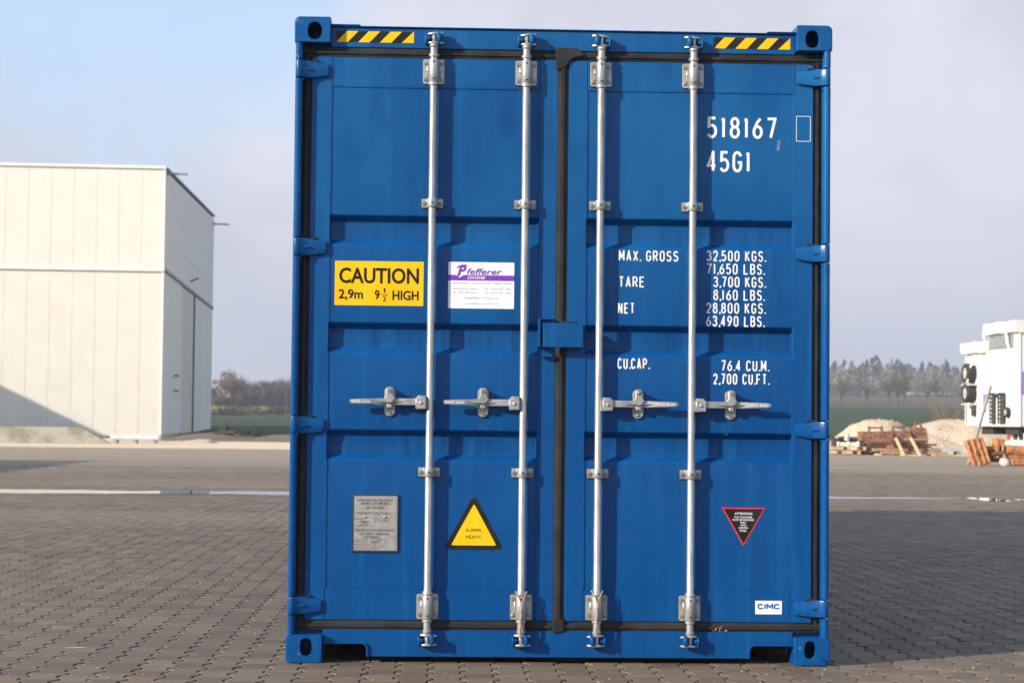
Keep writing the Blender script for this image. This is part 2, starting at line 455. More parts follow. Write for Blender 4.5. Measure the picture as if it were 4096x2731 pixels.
# ---- doors
TROUGH = [(2.006, 1.870), (1.521, 1.385), (1.040, .904)]
def sheet_profile():
    raw = [(2.590, PY)]
    for a, b in TROUGH:
        raw += [(a, PY), (a-.024, PY+.036), (b+.026, PY+.036), (b, PY)]
    raw.append((.328, PY))
    out = [raw[0]]
    for p, q, r in zip(raw[:-2], raw[1:-1], raw[2:]):
        d1 = Vector((p[0]-q[0], p[1]-q[1])); d2 = Vector((r[0]-q[0], r[1]-q[1])); k = .006
        A, B_ = Vector(q)+d1.normalized()*k, Vector(q)+d2.normalized()*k
        for t in (0, .25, .5, .75, 1): out.append(tuple((1-t)**2*A+2*t*(1-t)*Vector(q)+t*t*B_))
    out.append(raw[-1]); return out
def bead(mb, pts, r=.0032):
    P = []
    for a, b in zip(pts[:-1], pts[1:]):
        a, b = Vector(a), Vector(b); n = max(2, int((b-a).length/.02))
        P += [a.lerp(b, i/n) for i in range(n)]
    P.append(Vector(pts[-1]))
    mb.tube(P, [r*(.75+.5*random.random()) for _ in P], 6)
DOORS = {}
for s in (-1, 1):
    D = MB()
    inner = .026 if s < 0 else .022
    def bx(a, b, *rest, c=.003):
        xa, xb = sorted((s*a, s*b)); D.box(xa, xb, *rest, c)
    bx(1.1415, 1.0505, DY, .10, .188, 2.723)
    bx(.1085, inner, DY, .10, .188, 2.723)
    bx(1.0512, .1078, DY+.0012, .10, 2.588, 2.7225)
    bx(1.0512, .1078, DY+.0012, .10, .1885, .330)
    prof = sheet_profile()
    D.loft([[(s*x, y, z) for z, y in prof] for x in (1.052, .107)], False, False, False)
    bead(D, [(s*1.0505, PY-.001, 2.588), (s*1.0505, PY-.001, 2.006)]); bead(D, [(s*1.0505, PY-.001, 1.868), (s*1.0505, PY-.001, 1.523)])
    bead(D, [(s*1.0505, PY-.001, 1.383), (s*1.0505, PY-.001, 1.042)]); bead(D, [(s*1.0505, PY-.001, .902), (s*1.0505, PY-.001, .33)])
    bead(D, [(s*.1085, PY-.001, 2.588), (s*.1085, PY-.001, 2.006)]); bead(D, [(s*.1085, PY-.001, 1.868), (s*.1085, PY-.001, 1.523)])
    bead(D, [(s*.1085, PY-.001, 1.383), (s*.1085, PY-.001, 1.042)]); bead(D, [(s*.1085, PY-.001, .902), (s*.1085, PY-.001, .33)])
    bead(D, [(s*1.05, PY-.001, 2.5875), (s*.109, PY-.001, 2.5875)]); bead(D, [(s*1.05, PY-.001, .3305), (s*.109, PY-.001, .3305)], .0026)
    bead(D, [(s*1.0505, DY+.0008, 2.588), (s*1.0505, DY+.0008, 2.72)], .0024)
    for a, b in TROUGH:          # weld along the folded ends of each trough
        for xx in (1.0495, .1095):
            bead(D, [(s*xx, PY, a), (s*xx, PY+.035, a-.024), (s*xx, PY+.035, b+.026), (s*xx, PY, b)], .003)
    door = D.build('door', BLUE, BOX, 30)
    DOORS[s] = door
    # hinges
    for hz in HZ:
        st = [(1.2135, .039, .039, .014), (1.2115, .039, .039, .005), (1.206, .039, .039, -.001), (1.197, .039, .039, -.004), (1.188, .039, .039, -.001), (1.180, .039, .039, .007), (1.168, .039, .039, .013),
              (1.146, .039, .037, .021), (1.130, .038, .035, .025), (1.072, .030, .027, .029), (1.066, .028, .025, .031), (1.0625, .024, .021, .037)]
        mb = MB()
        mb.loft([[(s*x, yf+.006, hz-lo), (s*x, yf+.0015, hz-lo+.002), (s*x, yf, hz-lo+.006), (s*x, yf, hz+hi-.006), (s*x, yf+.0015, hz+hi-.002), (s*x, yf+.006, hz+hi), (s*x, DY+.004, hz+hi), (s*x, DY+.004, hz-lo)] for x, lo, hi, yf in st])
        mb.tube([(s*(1.100+.0085*math.cos(t)), .0272, hz-.002+.005*math.sin(t)) for t in [2*math.pi*i/20 for i in range(21)]], .0009, 5)
        mb.box(min(s*1.166, s*1.138), max(s*1.166, s*1.138), .012, .04, hz-.004, hz+.003, .001)
        mb.build('hinge', BLUE, door, 40)
        pd = MB(); xa, xb = sorted((s*1.165, s*1.11)); pd.box(xa, xb, .034, .06, hz+.034, hz+.045, .003); pd.build('hinge_pad', RUBBER, door)

# ---- rubber gaskets
def strip(mb, horizontal, a0, a1, t0, t1, y=0.0, n=24):
    w = t1-t0
    prof = [(0, .064), (.0015, .051), (.30, .0475), (.34, .042), (.62, .042), (.66, .0475), (.985, .052), (1, .064)]
    loops = []
    for i in range(n+1):
        a = a0+(a1-a0)*i/n; j = .0008*math.sin(a*23)+.0006*math.sin(a*61+1)
        L_ = []
        for k, yy in prof:
            t = t0+(k*w if k > .01 else k)
            L_.append((a, yy+y+j, t+j) if horizontal else (t+j, yy+y+j, a))
        loops.append(L_)
    mb.loft(loops, True, True)
def fillet(mb, x, z, sx, sz, r, y):
    pts = [(x, z)] + [(x+sx*r*(1-math.cos(t)), z+sz*r*(1-math.sin(t))) for t in [R(90*i/6) for i in range(7)]]
    mb.plate(pts, y, y+.02, .0005)
for s in (-1, 1):
    g = MB()
    a, b = sorted((s*1.1825, s*.024))
    strip(g, True, a, b, 2.7225, 2.7680); strip(g, True, a, b, .1435, .1885)
    t0, t1 = sorted((s*1.1815, s*1.1410)); strip(g, False, .146, 2.766, t0, t1, .006)
    fillet(g, s*1.1418, 2.7232, -s, -1, .022, DY-.0012); fillet(g, s*1.1418, .1878, -s, 1, .022, DY-.0012)
    if s > 0:
        strip(g, False, .142, 2.76, -.0285, .0225, -.006)
        fillet(g, .0222, 2.7232, 1, -1, .024, DY-.0012); fillet(g, .0222, .1878, 1, 1, .028, DY-.0012)
        g.plate([(-.037, 2.7795), (-.012, 2.781), (.020, 2.778), (.054, 2.7785), (.068, 2.772), (.0755, 2.7656), (.087, 2.757), (.0925, 2.7490), (.085, 2.742), (.045, 2.734), (.026, 2.7205), (.018, 2.708), (.005, 2.69), (-.0275, 2.6775), (-.038, 2.690)], .0325, .06, .003)
        g.plate([(-.0285, .198), (.0225, .198), (.0225, .146), (-.024, .137), (-.0285, .142)], .0345, .06, .003)
        g.box(-.018, .070, .030, .05, 1.528, 1.5365, .003)
    g.build('door_gasket', RUBBER, DOORS[s], 40)

# ---- locking bars
def hexhead():
    m = MB(); n = 6
    ring = lambda r, y: [(r*math.cos(2*math.pi*i/n), y, r*math.sin(2*math.pi*i/n)) for i in range(n)]
    m.loft([ring(.0088, 0), ring(.0088, -.0055), ring(.0074, -.0072)]); return m.mesh('bolt', BOLT, 20)
def domehead():
    m = MB(); m.lathe((0, 0, 0), (0, -1, 0), [(0, .0092), (.003, .0088), (.0058, .0062), (.0068, .003)], 14); return m.mesh('bolt', BOLT, 60)
HEX, DOME = hexhead(), domehead()
def bolt(parent, x, y, z, dome=False, sc=1.0):
    o = link('bolt', DOME if dome else HEX, parent); o.location = (x, y, z); o.scale = (sc,)*3
    o.rotation_euler = (0, random.random()*1.0, 0)
RY = .016                # bar axis
def fin(mb, cx_, z, s, kx, th=.0105, tilt=0.0):
    o = [(-.030, -.006), (-.031, .002), (-.026, .008), (-.004, .021), (.012, .021), (.040, .011), (.0445, .004), (.042, -.004), (.016, -.018), (-.004, -.020), (-.016, -.015)]
    lo = [(cx_+s*kx*x, RY+y, z-th/2+tilt*x) for x, y in o]; hi = [(x_, y_, z_+th) for x_, y_, z_ in lo]
    ce = Vector((cx_, RY, 0)); k = lambda P, f, dz: [(ce.x+(p[0]-ce.x)*f, ce.y+(p[1]-ce.y)*f, p[2]+dz) for p in P]
    mb.loft([k(lo, .9, 0), k(lo, 1, .0025), k(hi, 1, -.0025), k(hi, .9, 0)])
for bx_, s in ((-.591, -1), (-.1715, -1), (.1685, 1), (.5885, 1)):
    mb = MB()
    prof = [(.150, .0165), (.185, .0165), (.1855, .0215), (.1965, .0215), (.197, .0165), (.307, .0165), (.3075, .0215), (.3185, .0218), (.324, .0165)]
    mb.lathe((bx_, RY, 0), (0, 0, 1), [(.122, .012), (.130, .0165), (.140, .0195), (.1465, .0195), (.150, .0165), (.186, .0165), (.1862, .0225), (.1975, .0225), (.198, .017), (.3075, .017), (.3078, .0225), (.318, .0225), (.326, .0165),
        (2.592, .0165), (2.596, .0225), (2.609, .0225), (2.6095, .017), (2.7245, .017), (2.725, .0228), (2.7365, .0228), (2.737, .0168), (2.765, .0168), (2.768, .0195), (2.776, .0205), (2.786, .0175), (2.790, .012), (2.79, .011)], 24)
    bar = mb.build('locking_bar', STEEL, BOX, 40)
    for zt, sg in ((2.8075, 1), (.105, -1)):
        c_ = MB()
        kx = -1 if s > 0 else 1
        fin(c_, bx_, zt+.021, 1, kx, tilt=.10*sg if sg > 0 else -.06); fin(c_, bx_, zt-.021, 1, kx, tilt=.02)
        c_.cyl((bx_, RY, zt-.02), (bx_, RY, zt+.02), .0105, n=12)
        c_.box(bx_-.007, bx_+.007, RY-.017, RY+.012, zt-.018, zt+.018, .003)
        c_.build('cam', STEEL, bar, 40)
        kp = MB()
        kp.box(bx_+kx*.0215-.0105, bx_+kx*.0215+.0105, -.016, DY+.003, zt-.020, zt+.026, .006)
        kp.box(bx_-kx*.036-.0055, bx_-kx*.036+.0055, .000, DY+.003, zt-.027, zt+.020, .004)
        kp.lathe((bx_-kx*.027, .012, zt), (0, -1, 0), [(0, .012), (.006, .011), (.012, .006)], 12)
        kp.build('cam_keeper', BLUE, BOX, 40)
    # mounting brackets
    for zc_ in (2.6605, .2515):
        p = MB(); p.plate(rrect(bx_-.0485, bx_+.0485, zc_-.0565, zc_+.0565, .009), DY-.007, DY-.0005, .0012)
        p.lathe((bx_, RY, zc_-.052), (0, 0, 1), [(0, .022), (.002, .0232), (.102, .0232), (.104, .022)], 24)
        p.box(bx_-.0232, bx_+.0232, RY, DY-.004, zc_-.0505, zc_+.0505)
        for q in (-1, 1):
            p.box(bx_+q*.027-.0045, bx_+q*.027+.0045, DY-.014, DY-.006, zc_-.030, zc_+.030, .003)
            xa, xb = sorted((bx_+q*.022, bx_+q*.034)); p.box(xa, xb, DY-.018, DY-.006, zc_-.0025, zc_+.0035, .002)
        p.build('mounting_bracket', STEEL, bar, 40)
        pd = MB(); pd.plate(rrect(bx_-.0505, bx_+.0500, zc_-.0590, zc_+.0580, .010), DY-.0025, DY+.0015, .0008); pd.build('bracket_pad', PAD, bar)
        for q in (-1, 1):
            for w in (-1, 1): bolt(bar, bx_+q*.0365, DY-.0068, zc_+w*.0365, dome=(random.random() < .18))
        for w in (-1, 1): dt = MB(); dt.cyl((bx_, RY-.0225, zc_+w*.038+.001), (bx_, RY-.0238, zc_+w*.038+.001), .0042, n=12); dt.build('grease_hole', HOLE, bar)
    # guide clamps
    for zc_ in (2.0625, .8525):
        p = MB()
        arch = [(-.0485, DY-.004), (-.027, DY-.004), (-.0245, DY-.007), (-.0235, RY)] + [(-.0235*math.cos(t), RY-.0235*math.sin(t)) for t in [R(15*i) for i in range(1, 12)]] + [(.0235, RY), (.0245, DY-.007), (.027, DY-.004), (.0485, DY-.004)]
        full = arch + [(x, y+.0035 if abs(x) > .026 else y) for x, y in [(.0485, DY-.0005), (-.0485, DY-.0005)]]
        p.loft([[(bx_+x*k, y+d_, z) for x, y in full] for z, k, d_ in ((zc_-.0205, .97, .0008), (zc_-.0185, 1, 0), (zc_+.0185, 1, 0), (zc_+.0205, .97, .0008))])
        p.build('guide_clamp', STEEL, bar, 40)
        pd = MB(); pd.plate(rrect(bx_-.0505, bx_+.0500, zc_-.0232, zc_+.0215, .005), DY-.0012, DY+.0015, .0005); pd.build('clamp_pad', PAD, bar)
        for q in (-1, 1): bolt(bar, bx_+q*.0365, DY-.0038, zc_)
        dt = MB(); dt.cyl((bx_+.001, RY-.0232, zc_), (bx_+.001, RY-.0246, zc_), .0045, n=12); dt.build('grease_hole', HOLE, bar)
    # handle, its hub on the bar and the catch that holds it
    hz = 1.164
    hb = MB()
    xa, xb = sorted((bx_+s*.0165, bx_+s*.064)); hb.box(xa, xb, -.012, .022, hz-.030, hz+.023, .004)
    xa, xb = sorted((bx_+s*.0165, bx_+s*.056)); hb.box(xa, xb, -.008, .020, hz+.018, hz+.031, .003)
    hb.lathe((bx_+s*.040, -.0118, hz-.002), (0, -1, 0), [(0, .0085), (.003, .0078), (.005, .005)], 14)
    bead(hb, [(bx_+s*.0175, RY-.012, hz-.028), (bx_+s*.0175, RY-.012, hz+.020)], .004)
    hb.build('handle_hub', STEEL, bar, 40)
    h = MB()
    sec = [(.060, .0155, -.002, .014), (.10, .0155, -.002, .014), (.115, .0150, -.001, .016), (.165, .0155, .010, .025), (.205, .0155, .010, .024), (.245, .0140, -.004, .012), (.258, .0135, -.010, .004), (.345, .0105, -.012, .000), (.352, .0095, -.0115, -.001), (.357, .0065, -.010, -.003)]
    h.loft([[(bx_+s*u, y0, hz+.002-hh+.004), (bx_+s*u, y0+.003, hz+.002-hh), (bx_+s*u, y1, hz+.002-hh), (bx_+s*u, y1, hz+.002+hh), (bx_+s*u, y0+.003, hz+.002+hh), (bx_+s*u, y0, hz+.002+hh-.004)] for u, hh, y0, y1 in sec])
    h.loft([[(bx_+s*u, y0+.002, hz+.001-hh), (bx_+s*u, y0-d_, hz+.001), (bx_+s*u, y0+.002, hz+.003+hh)] for u, hh, y0, d_ in ((.105, .001, -.001, .0), (.14, .004, .003, .006), (.185, .005, .009, .012), (.225, .004, .002, .007), (.25, .001, -.004, .0))])
    hd = h.build('handle', STEEL, bar, 30)
    ccx = bx_+s*.1800
    ct = MB()
    ct.plate(rrect(ccx-.0245, ccx+.0245, 1.1015, 1.2335, .0242, 8), DY-.006, DY-.0005, .0012)
    ct.plate([(ccx-.015, 1.226), (ccx-.015, 1.195), (ccx-.0245, 1.183), (ccx-.014, 1.166), (ccx-.006, 1.161), (ccx+.006, 1.161), (ccx+.014, 1.166), (ccx+.0245, 1.183), (ccx+.015, 1.195), (ccx+.015, 1.226), (ccx+.008, 1.231), (ccx-.008, 1.231)], -.006, .002, .002)
    ct.box(ccx-.013, ccx+.013, .0, DY-.004, 1.196, 1.226, .002)
    ct.box(ccx-.0125, ccx+.0125, .004, DY-.004, 1.137, 1.157, .004)
    ct.build('handle_catch', STEEL, bar, 40)
    pd = MB(); pd.plate(rrect(ccx-.0262, ccx+.0262, 1.0985, 1.2350, .0258, 8), DY-.0012, DY+.0035, .0005); pd.build('catch_pad', PAD, bar)
    bolt(bar, ccx+.001, -.0055, 1.2165, dome=(s > 0 and bx_ < .3), sc=1.05); bolt(bar, ccx, DY-.006, 1.1165, dome=(s > 0 and bx_ < .3), sc=.9)

# ---- lock box across the door joint and its guard
mb = MB()
def lk(*a): mb.box(*a, .0025)
lk(-.0865, .0945, -.012, -.006, 1.4165, 1.5270); lk(.0890, .0945, -.006, DY+.003, 1.4165, 1.5270); lk(-.080, .089, -.006, DY+.003, 1.5215, 1.5270); lk(.012, .0185, -.006, DY+.003, 1.43, 1.5215)
mb.tube([(.100, .03, 1.510), (.100, .012, 1.492)] + [(.1125-.0125*math.cos(t), .012, 1.485-.0115*math.sin(t)) for t in [R(18*i) for i in range(11)]] + [(.125, .012, 1.492)], .0026, 8)
mb.build('lock_box', BLUE, BOX, 35)
mb = MB(); mb.box(-.1075, -.0965, .006, DY+.004, 1.417, 1.549, .002); mb.box(-.0965, -.034, .010, DY+.002, 1.5425, 1.5485, .002)
mb.box(-.0895, -.0425, .016, DY+.002, 1.373, 1.390, .002)
mb.build('lock_guard', BLUE, DOORS[-1], 35)

# ---- rope loops tied round the two middle bars
def rope(name, bx_, zt, label, zb=.124):
    pts = []
    for i in range(26):
        t = i/25
        a = R(-25+230*t)        # wraps the back of the bar between the two side points
        pts.append(Vector((bx_+.0262*math.cos(a+0), RY+.0262*math.sin(a), zt)))
    left, right = pts[-1], pts[0]
    J = Vector((bx_+.001, RY-.0300, zt-.052))
    def arm(P, q):
        out = []
        for i in range(13):
            t = i/12; m = P.lerp(J, t)
            ang = math.atan2(P.y-RY, P.x-bx_); ang2 = -math.pi/2
            if q < 0: ang = ang if ang < 0 else ang-2*math.pi
            aa = ang+(ang2-ang)*t**.8
            out.append(Vector((bx_+.0275*math.cos(aa), RY+.0275*math.sin(aa), zt-.052*t**1.25)))
        return out
    mb = MB()
    path = pts[::-1] + arm(right, 1)
    path2 = arm(left, -1)
    def twist(P, r, k, turns, n=5):
        Q = []
        for a, b in zip(P[:-1], P[1:]):
            for j in range(4): Q.append(a.lerp(b, j/4))
        Q.append(P[-1])
        for ph in range(3):
            S, a = [], None
            L_ = 0
            for i, p in enumerate(Q):
                t = (Q[min(i+1, len(Q)-1)]-Q[max(i-1, 0)]).normalized()
                if a is None: a = t.orthogonal().normalized()
                a = (a-t*a.dot(t)).normalized(); b = t.cross(a)
                if i: L_ += (p-Q[i-1]).length
                w = L_*turns+ph*2.094
                S.append(p+(a*math.cos(w)+b*math.sin(w))*k)
            mb.tube(S, r, n)
    twist(path, .0017, .0015, 700); twist(path2, .0017, .0015, 700)
    fall = [Vector((bx_+.001-.008*(i/24)+.0015*math.sin(i*.9), RY-.0315-.001*math.sin(i*.5), zt-.050-(zt-.050-zb)*i/24)) for i in range(25)]
    twist(fall, .0028, .0030, 330, 6)
    for k in range(6):   # loose fibres
        p = fall[3+k*3]; mb.tube([p, p+Vector((random.uniform(-.008, .008), -.004, random.uniform(-.008, .004)))], .0005, 4)
    return mb.build(name, ROPE, None, 60, label=label, cat='rope')
rope('rope_loop', -.1715, .322, 'twisted natural rope loop hanging from the bar on the door with the yellow caution sticker', .122)
rope('rope_loop', .1685, .328, 'twisted natural rope loop hanging from the bar on the door with the weight figures', .128)

# ================================================================== lettering and stickers
def flat(name, outline, y, mat, parent, th=.0008, c=0.0, **kw):
    mb = MB(); mb.plate(outline, y-th, y, c); return mb.build(name, mat, parent, 0, **kw)
TCACHE = {}
def text(name, s, x0, x1, z0, z1, y, mat, parent, bold=0.0, shear=0.0, keep=False, rot=False, ext=0.0, sp=1.0):
    """built-in face fitted to the box x0..x1, z0..z1 (capital height, descenders left out)"""
    cu = bpy.data.curves.new('t', 'FONT'); cu.body = s; cu.size = 1.0; cu.offset = bold; cu.shear = shear; cu.resolution_u = 3; cu.space_character = sp; cu.fill_mode = 'FRONT' if not ext else 'BOTH'
    to = bpy.data.objects.new('t', cu); COL.objects.link(to)
    dg = bpy.context.evaluated_depsgraph_get(); me = bpy.data.meshes.new_from_object(to.evaluated_get(dg))
    bpy.data.objects.remove(to); bpy.data.curves.remove(cu)
    me.name = name
    n = len(me.vertices); co = np.empty(n*3); me.vertices.foreach_get('co', co); co = co.reshape(-1, 3)
    if 'cap' not in TCACHE:
        c2 = bpy.data.curves.new('t', 'FONT'); c2.body = 'H'; o2 = bpy.data.objects.new('t', c2); COL.objects.link(o2)
        m2 = bpy.data.meshes.new_from_object(o2.evaluated_get(bpy.context.evaluated_depsgraph_get()))
        TCACHE['cap'] = max(v.co.y for v in m2.vertices); bpy.data.objects.remove(o2); bpy.data.curves.remove(c2); bpy.data.meshes.remove(m2)
    cap = TCACHE['cap']
    xa, xb = co[:, 0].min(), co[:, 0].max()
    k = (z1-z0)/(cap+2*bold)
    if x1 is None: kx = k*.95; X0 = x0
    else: kx = (x1-x0)/(xb-xa); X0 = x0
    X = X0+(co[:, 0]-xa)*kx; Z = z0+(co[:, 1]+bold)*k
    if rot: X, Z = (X.min()+X.max())-X, (z0+z1)-Z
    out = np.stack([X, np.full(n, y)+0, Z], 1)
    me.vertices.foreach_set('co', out.ravel()); me.update()
    me.materials.clear(); me.materials.append(mat)
    return link(name, me, parent)

# --- stroke face for the painted figures (tall, narrow, even stroke)
def arc(cx_, cy_, rx, ry, a0, a1, n=12): return [(cx_+rx*math.cos(R(a0+(a1-a0)*i/n)), cy_+ry*math.sin(R(a0+(a1-a0)*i/n))) for i in range(n+1)]
G = {
 '0': [arc(.5, .74, .5, .26, 0, 180) + arc(.5, .26, .5, .26, 180, 360) + [(1, .74)]],
 '1': [[(.55, 0), (.55, 1)], [(.12, .86), (.36, .93), (.55, 1)]],
 '2': [arc(.5, .73, .5, .27, 175, -20) + [(.80, .47), (.0, .0)], [(0, 0), (1, 0)]],
 '3': [arc(.48, .76, .46, .24, 165, -80, 14), arc(.48, .27, .52, .27, 88, -165, 16), [(.35, .53), (.58, .53)]],
 '4': [[(.74, 0), (.74, 1), (.0, .27), (1.05, .27)]],
 '5': [[(.95, 1), (.12, 1), (.08, .55)] + arc(.47, .31, .53, .31, 110, -150, 16)],
 '6': [[(.85, 1), (.45, .80), (.06, .45)] + arc(.5, .29, .5, .29, 160, 520, 22)],
 '7': [[(0, 1), (1, 1), (.70, .5), (.42, 0)]],
 '8': [arc(.5, .77, .43, .23, -90, 270, 20), arc(.5, .27, .5, .27, 90, 450, 20)],
 '9': [[(.15, 0), (.55, .20), (.94, .55)] + arc(.5, .71, .5, .29, -20, 340, 22)],
 'A': [[(0, 0), (.5, 1), (1, 0)], [(.2, .28), (.8, .28)]],
 'B': [[(0, 0), (0, 1), (.55, 1)] + arc(.58, .77, .38, .23, 90, -90, 9) + [(.1, .54)], [(.55, .54)] + arc(.58, .27, .42, .27, 90, -90, 9) + [(0, 0)]],
 'C': [arc(.5, .72, .5, .28, 15, 180) + arc(.5, .28, .5, .28, 180, 345)],
 'E': [[(1, 1), (0, 1), (0, 0), (1, 0)], [(0, .52), (.85, .52)]],
 'F': [[(1, 1), (0, 1), (0, 0)], [(0, .50), (.85, .50)]],
 'G': [arc(.5, .72, .5, .28, 15, 180) + arc(.5, .28, .5, .28, 180, 360) + [(1, .46), (.55, .46)]],
 'I': [[(.5, 0), (.5, 1)]],
 'K': [[(0, 0), (0, 1)], [(.95, 1), (.02, .42)], [(.30, .60), (1, 0)]],
 'L': [[(0, 1), (0, 0), (1, 0)]],
 'M': [[(0, 0), (0, 1), (.5, .30), (1, 1), (1, 0)]],
 'N': [[(0, 0), (0, 1), (1, 0), (1, 1)]],
 'O': [arc(.5, .74, .5, .26, 0, 180) + arc(.5, .26, .5, .26, 180, 360) + [(1, .74)]],
 'P': [[(0, 0), (0, 1), (.55, 1)] + arc(.58, .73, .42, .27, 90, -90, 9) + [(0, .46)]],
 'R': [[(0, 0), (0, 1), (.55, 1)] + arc(.58, .74, .40, .26, 90, -90, 9) + [(0, .48)], [(.50, .48), (1, 0)]],
 'S': [arc(.5, .76, .47, .24, 20, 180, 9) + arc(.5, .76, .47, .24, 190, 262, 4) + arc(.5, .26, .5, .26, 80, -160, 14)],
 'T': [[(0, 1), (1, 1)], [(.5, 1), (.5, 0)]],
 'U': [[(0, 1)] + arc(.5, .27, .5, .27, 180, 360) + [(1, 1)]],
 'X': [[(0, 0), (1, 1)], [(0, 1), (1, 0)]],
 '.': [[(.5, -.05), (.5, .08)]], ',': [[(.25, -.13), (.7, .10)]],
}
def ribbon(mb, pts, t, y):
    """even-width stroke; sharp corners are butted square"""
    P = []
    for p in pts:
        p = Vector(p)
        if not P or (p-P[-1]).length > 1e-6: P.append(p)
    runs, cur = [], [P[0]]
    for i in range(1, len(P)):
        cur.append(P[i])
        if i < len(P)-1 and (P[i]-P[i-1]).angle(P[i+1]-P[i]) > R(38): runs.append(cur); cur = [P[i]]
    runs.append(cur)
    for k, r_ in enumerate(runs):
        if k > 0: r_ = [r_[0]-(r_[1]-r_[0]).normalized()*t*.42]+r_[1:] if len(r_) > 2 or True else r_
        if k < len(runs)-1: r_ = r_[:-1]+[r_[-1]+(r_[-1]-r_[-2]).normalized()*t*.42]
        stroke(mb, r_, t, y-.00015*k)
def stroke(mb, pts, t, y):
    P = [Vector(p) for p in pts]; n = len(P); Lf, Rt = [], []
    Q = [P[0]]
    for p in P[1:]:
        if (p-Q[-1]).length > 1e-6: Q.append(p)
    P = Q; n = len(P)
    for i in range(n):
        a = (P[i]-P[i-1]).normalized() if i else (P[1]-P[0]).normalized()
        b = (P[i+1]-P[i]).normalized() if i < n-1 else a
        n1, n2 = Vector((-a.y, a.x)), Vector((-b.y, b.x)); m = n1+n2
        if m.length < .2: m = n1
        m = m/max(m.dot(n1), .42)
        Lf.append(P[i]+m*t/2); Rt.append(P[i]-m*t/2)
    yy = [y-.00014*i/max(1, n-1) for i in range(n)]     # laid on in one pull: the end of a stroke lies over its start
    vs = [(p.x, q, p.y) for p, q in zip(Lf, yy)]+[(p.x, q, p.y) for p, q in zip(Rt, yy)]
    mb.add(vs, [(i, i+1, n+i+1, n+i) for i in range(n-1)])
def paint_text(s, x0, x1, z0, z1, door, tr=.135, ww=.44):
    H_ = z1-z0; t = tr*H_
    adv = {'.': .40, ',': .36, ' ': .80, '1': .56, 'M': 1.12, 'I': .4}
    pos, x = [], 0
    for i, ch in enumerate(s):
        a = adv.get(ch, 1.0); pos.append((ch, x, a)); x += a+(.0 if ch in '., ' else 0.32)
    total = x-.32 if s[-1] not in '., ' else x-.05
    u = (x1-x0)/total
    mb = MB(); k = 0
    for ch, xx, a in pos + [(' ', 0, 0)]:
        if ch == ' ':            # one object for each word
            if mb.v: mb.build('lettering', WHITE_PAINT, door, 0, fix=False)
            mb = MB(); continue
        w = u*a-t
        for st in G[ch]:
            k += 1
            ribbon(mb, [(x0+xx*u+t/2+px*max(w, .0001) if ch not in '.,' else x0+xx*u+t*.1+px*u*a*.6, z0+t/2+pz*(H_-t)) for px, pz in st], t if ch not in '.' else t*1.15, PY-.0010-.00035*(k % 3))
RD, LD = DOORS[1], DOORS[-1]
paint_text('518167', .654, .973, 2.379, 2.478, RD, .128); paint_text('45G1', .654, .856, 2.225, 2.322, RD, .128)
for s, xa, xb, zt in (('32,500 KGS.', .656, .930, 1.868), ('71,650 LBS.', .656, .925, 1.809), ('3,700 KGS.', .688, .930, 1.750), ('8,160 LBS.', .688, .925, 1.6905), ('28,800 KGS.', .656, .930, 1.631), ('63,490 LBS.', .656, .925, 1.5720),
                      ('MAX. GROSS', .257, .528, 1.8635), ('TARE', .258, .375, 1.7450), ('NET', .255, .331, 1.6250), ('CU.CAP.', .255, .403, 1.3750), ('76.4 CU.M.', .725, .947, 1.3705), ('2,700 CU.FT.', .690, .948, 1.3100)):
    paint_text(s, xa, xb, zt-.0495, zt, RD)
# empty white frame on the door stile and rubbed marks
fr = MB()
for (xa, xb, za, zb) in ((1.0625, 1.1290, 2.484, 2.4865), (1.0625, 1.1290, 2.370, 2.3725), (1.0625, 1.0650, 2.3725, 2.484), (1.1265, 1.1290, 2.3725, 2.484)): fr.box(xa, xb, DY-.0008, DY+.001, za, zb)
fr.build('marking_frame', WHITE_PAINT, RD, 0)
sc = MB()
for i in range(26):
    x, z = .982+random.gauss(0, .004), 2.348+random.uniform(-.022, .022); l = random.uniform(.003, .010)
    ribbon(sc, [(x, z), (x+random.uniform(-.001, .003), z+l)], random.uniform(.0004, .0010), PY-.0008)
for i in range(14):
    x, z = random.choice([(-.80, 1.082), (.775, 1.055), (-.36, 1.07)]); x += random.gauss(0, .02); z += random.gauss(0, .012)
    ribbon(sc, [(x, z), (x+random.uniform(-.006, .006), z+random.uniform(-.006, .001))], .0006, PY-.0008)
sc.build('scratches', WHITE_PAINT, RD, 0, fix=False)

# chipped paint on the hinge strip, spots on the bottom seal
ch = MB()
for x, z, y in [(-1.203+random.uniform(-.006, .006), z, -.0022) for z in (2.712, 2.716, 2.709, 2.698, 2.694)] + [(-1.158, .046, -.0005), (-1.160, .043, -.0005), (1.083, .082, -.0005)] + [(.735+random.gauss(0, .02), .156+random.gauss(0, .008), .0405) for _ in range(16)]:
    w_ = random.uniform(.0012, .0030); q = [(x+w_*random.uniform(.6, 1.2)*math.cos(a), y, z+w_*random.uniform(.6, 1.4)*math.sin(a)) for a in (0, 1.0, 2.1, 3.2, 4.2, 5.3)]
    ch.add(q, [tuple(range(6))])
ch.build('paint_chips', noisy('chipped_primer', (.42, .36, .30), (.62, .58, .52), 60, .8, bstr=0), BOX, 0, fix=False)

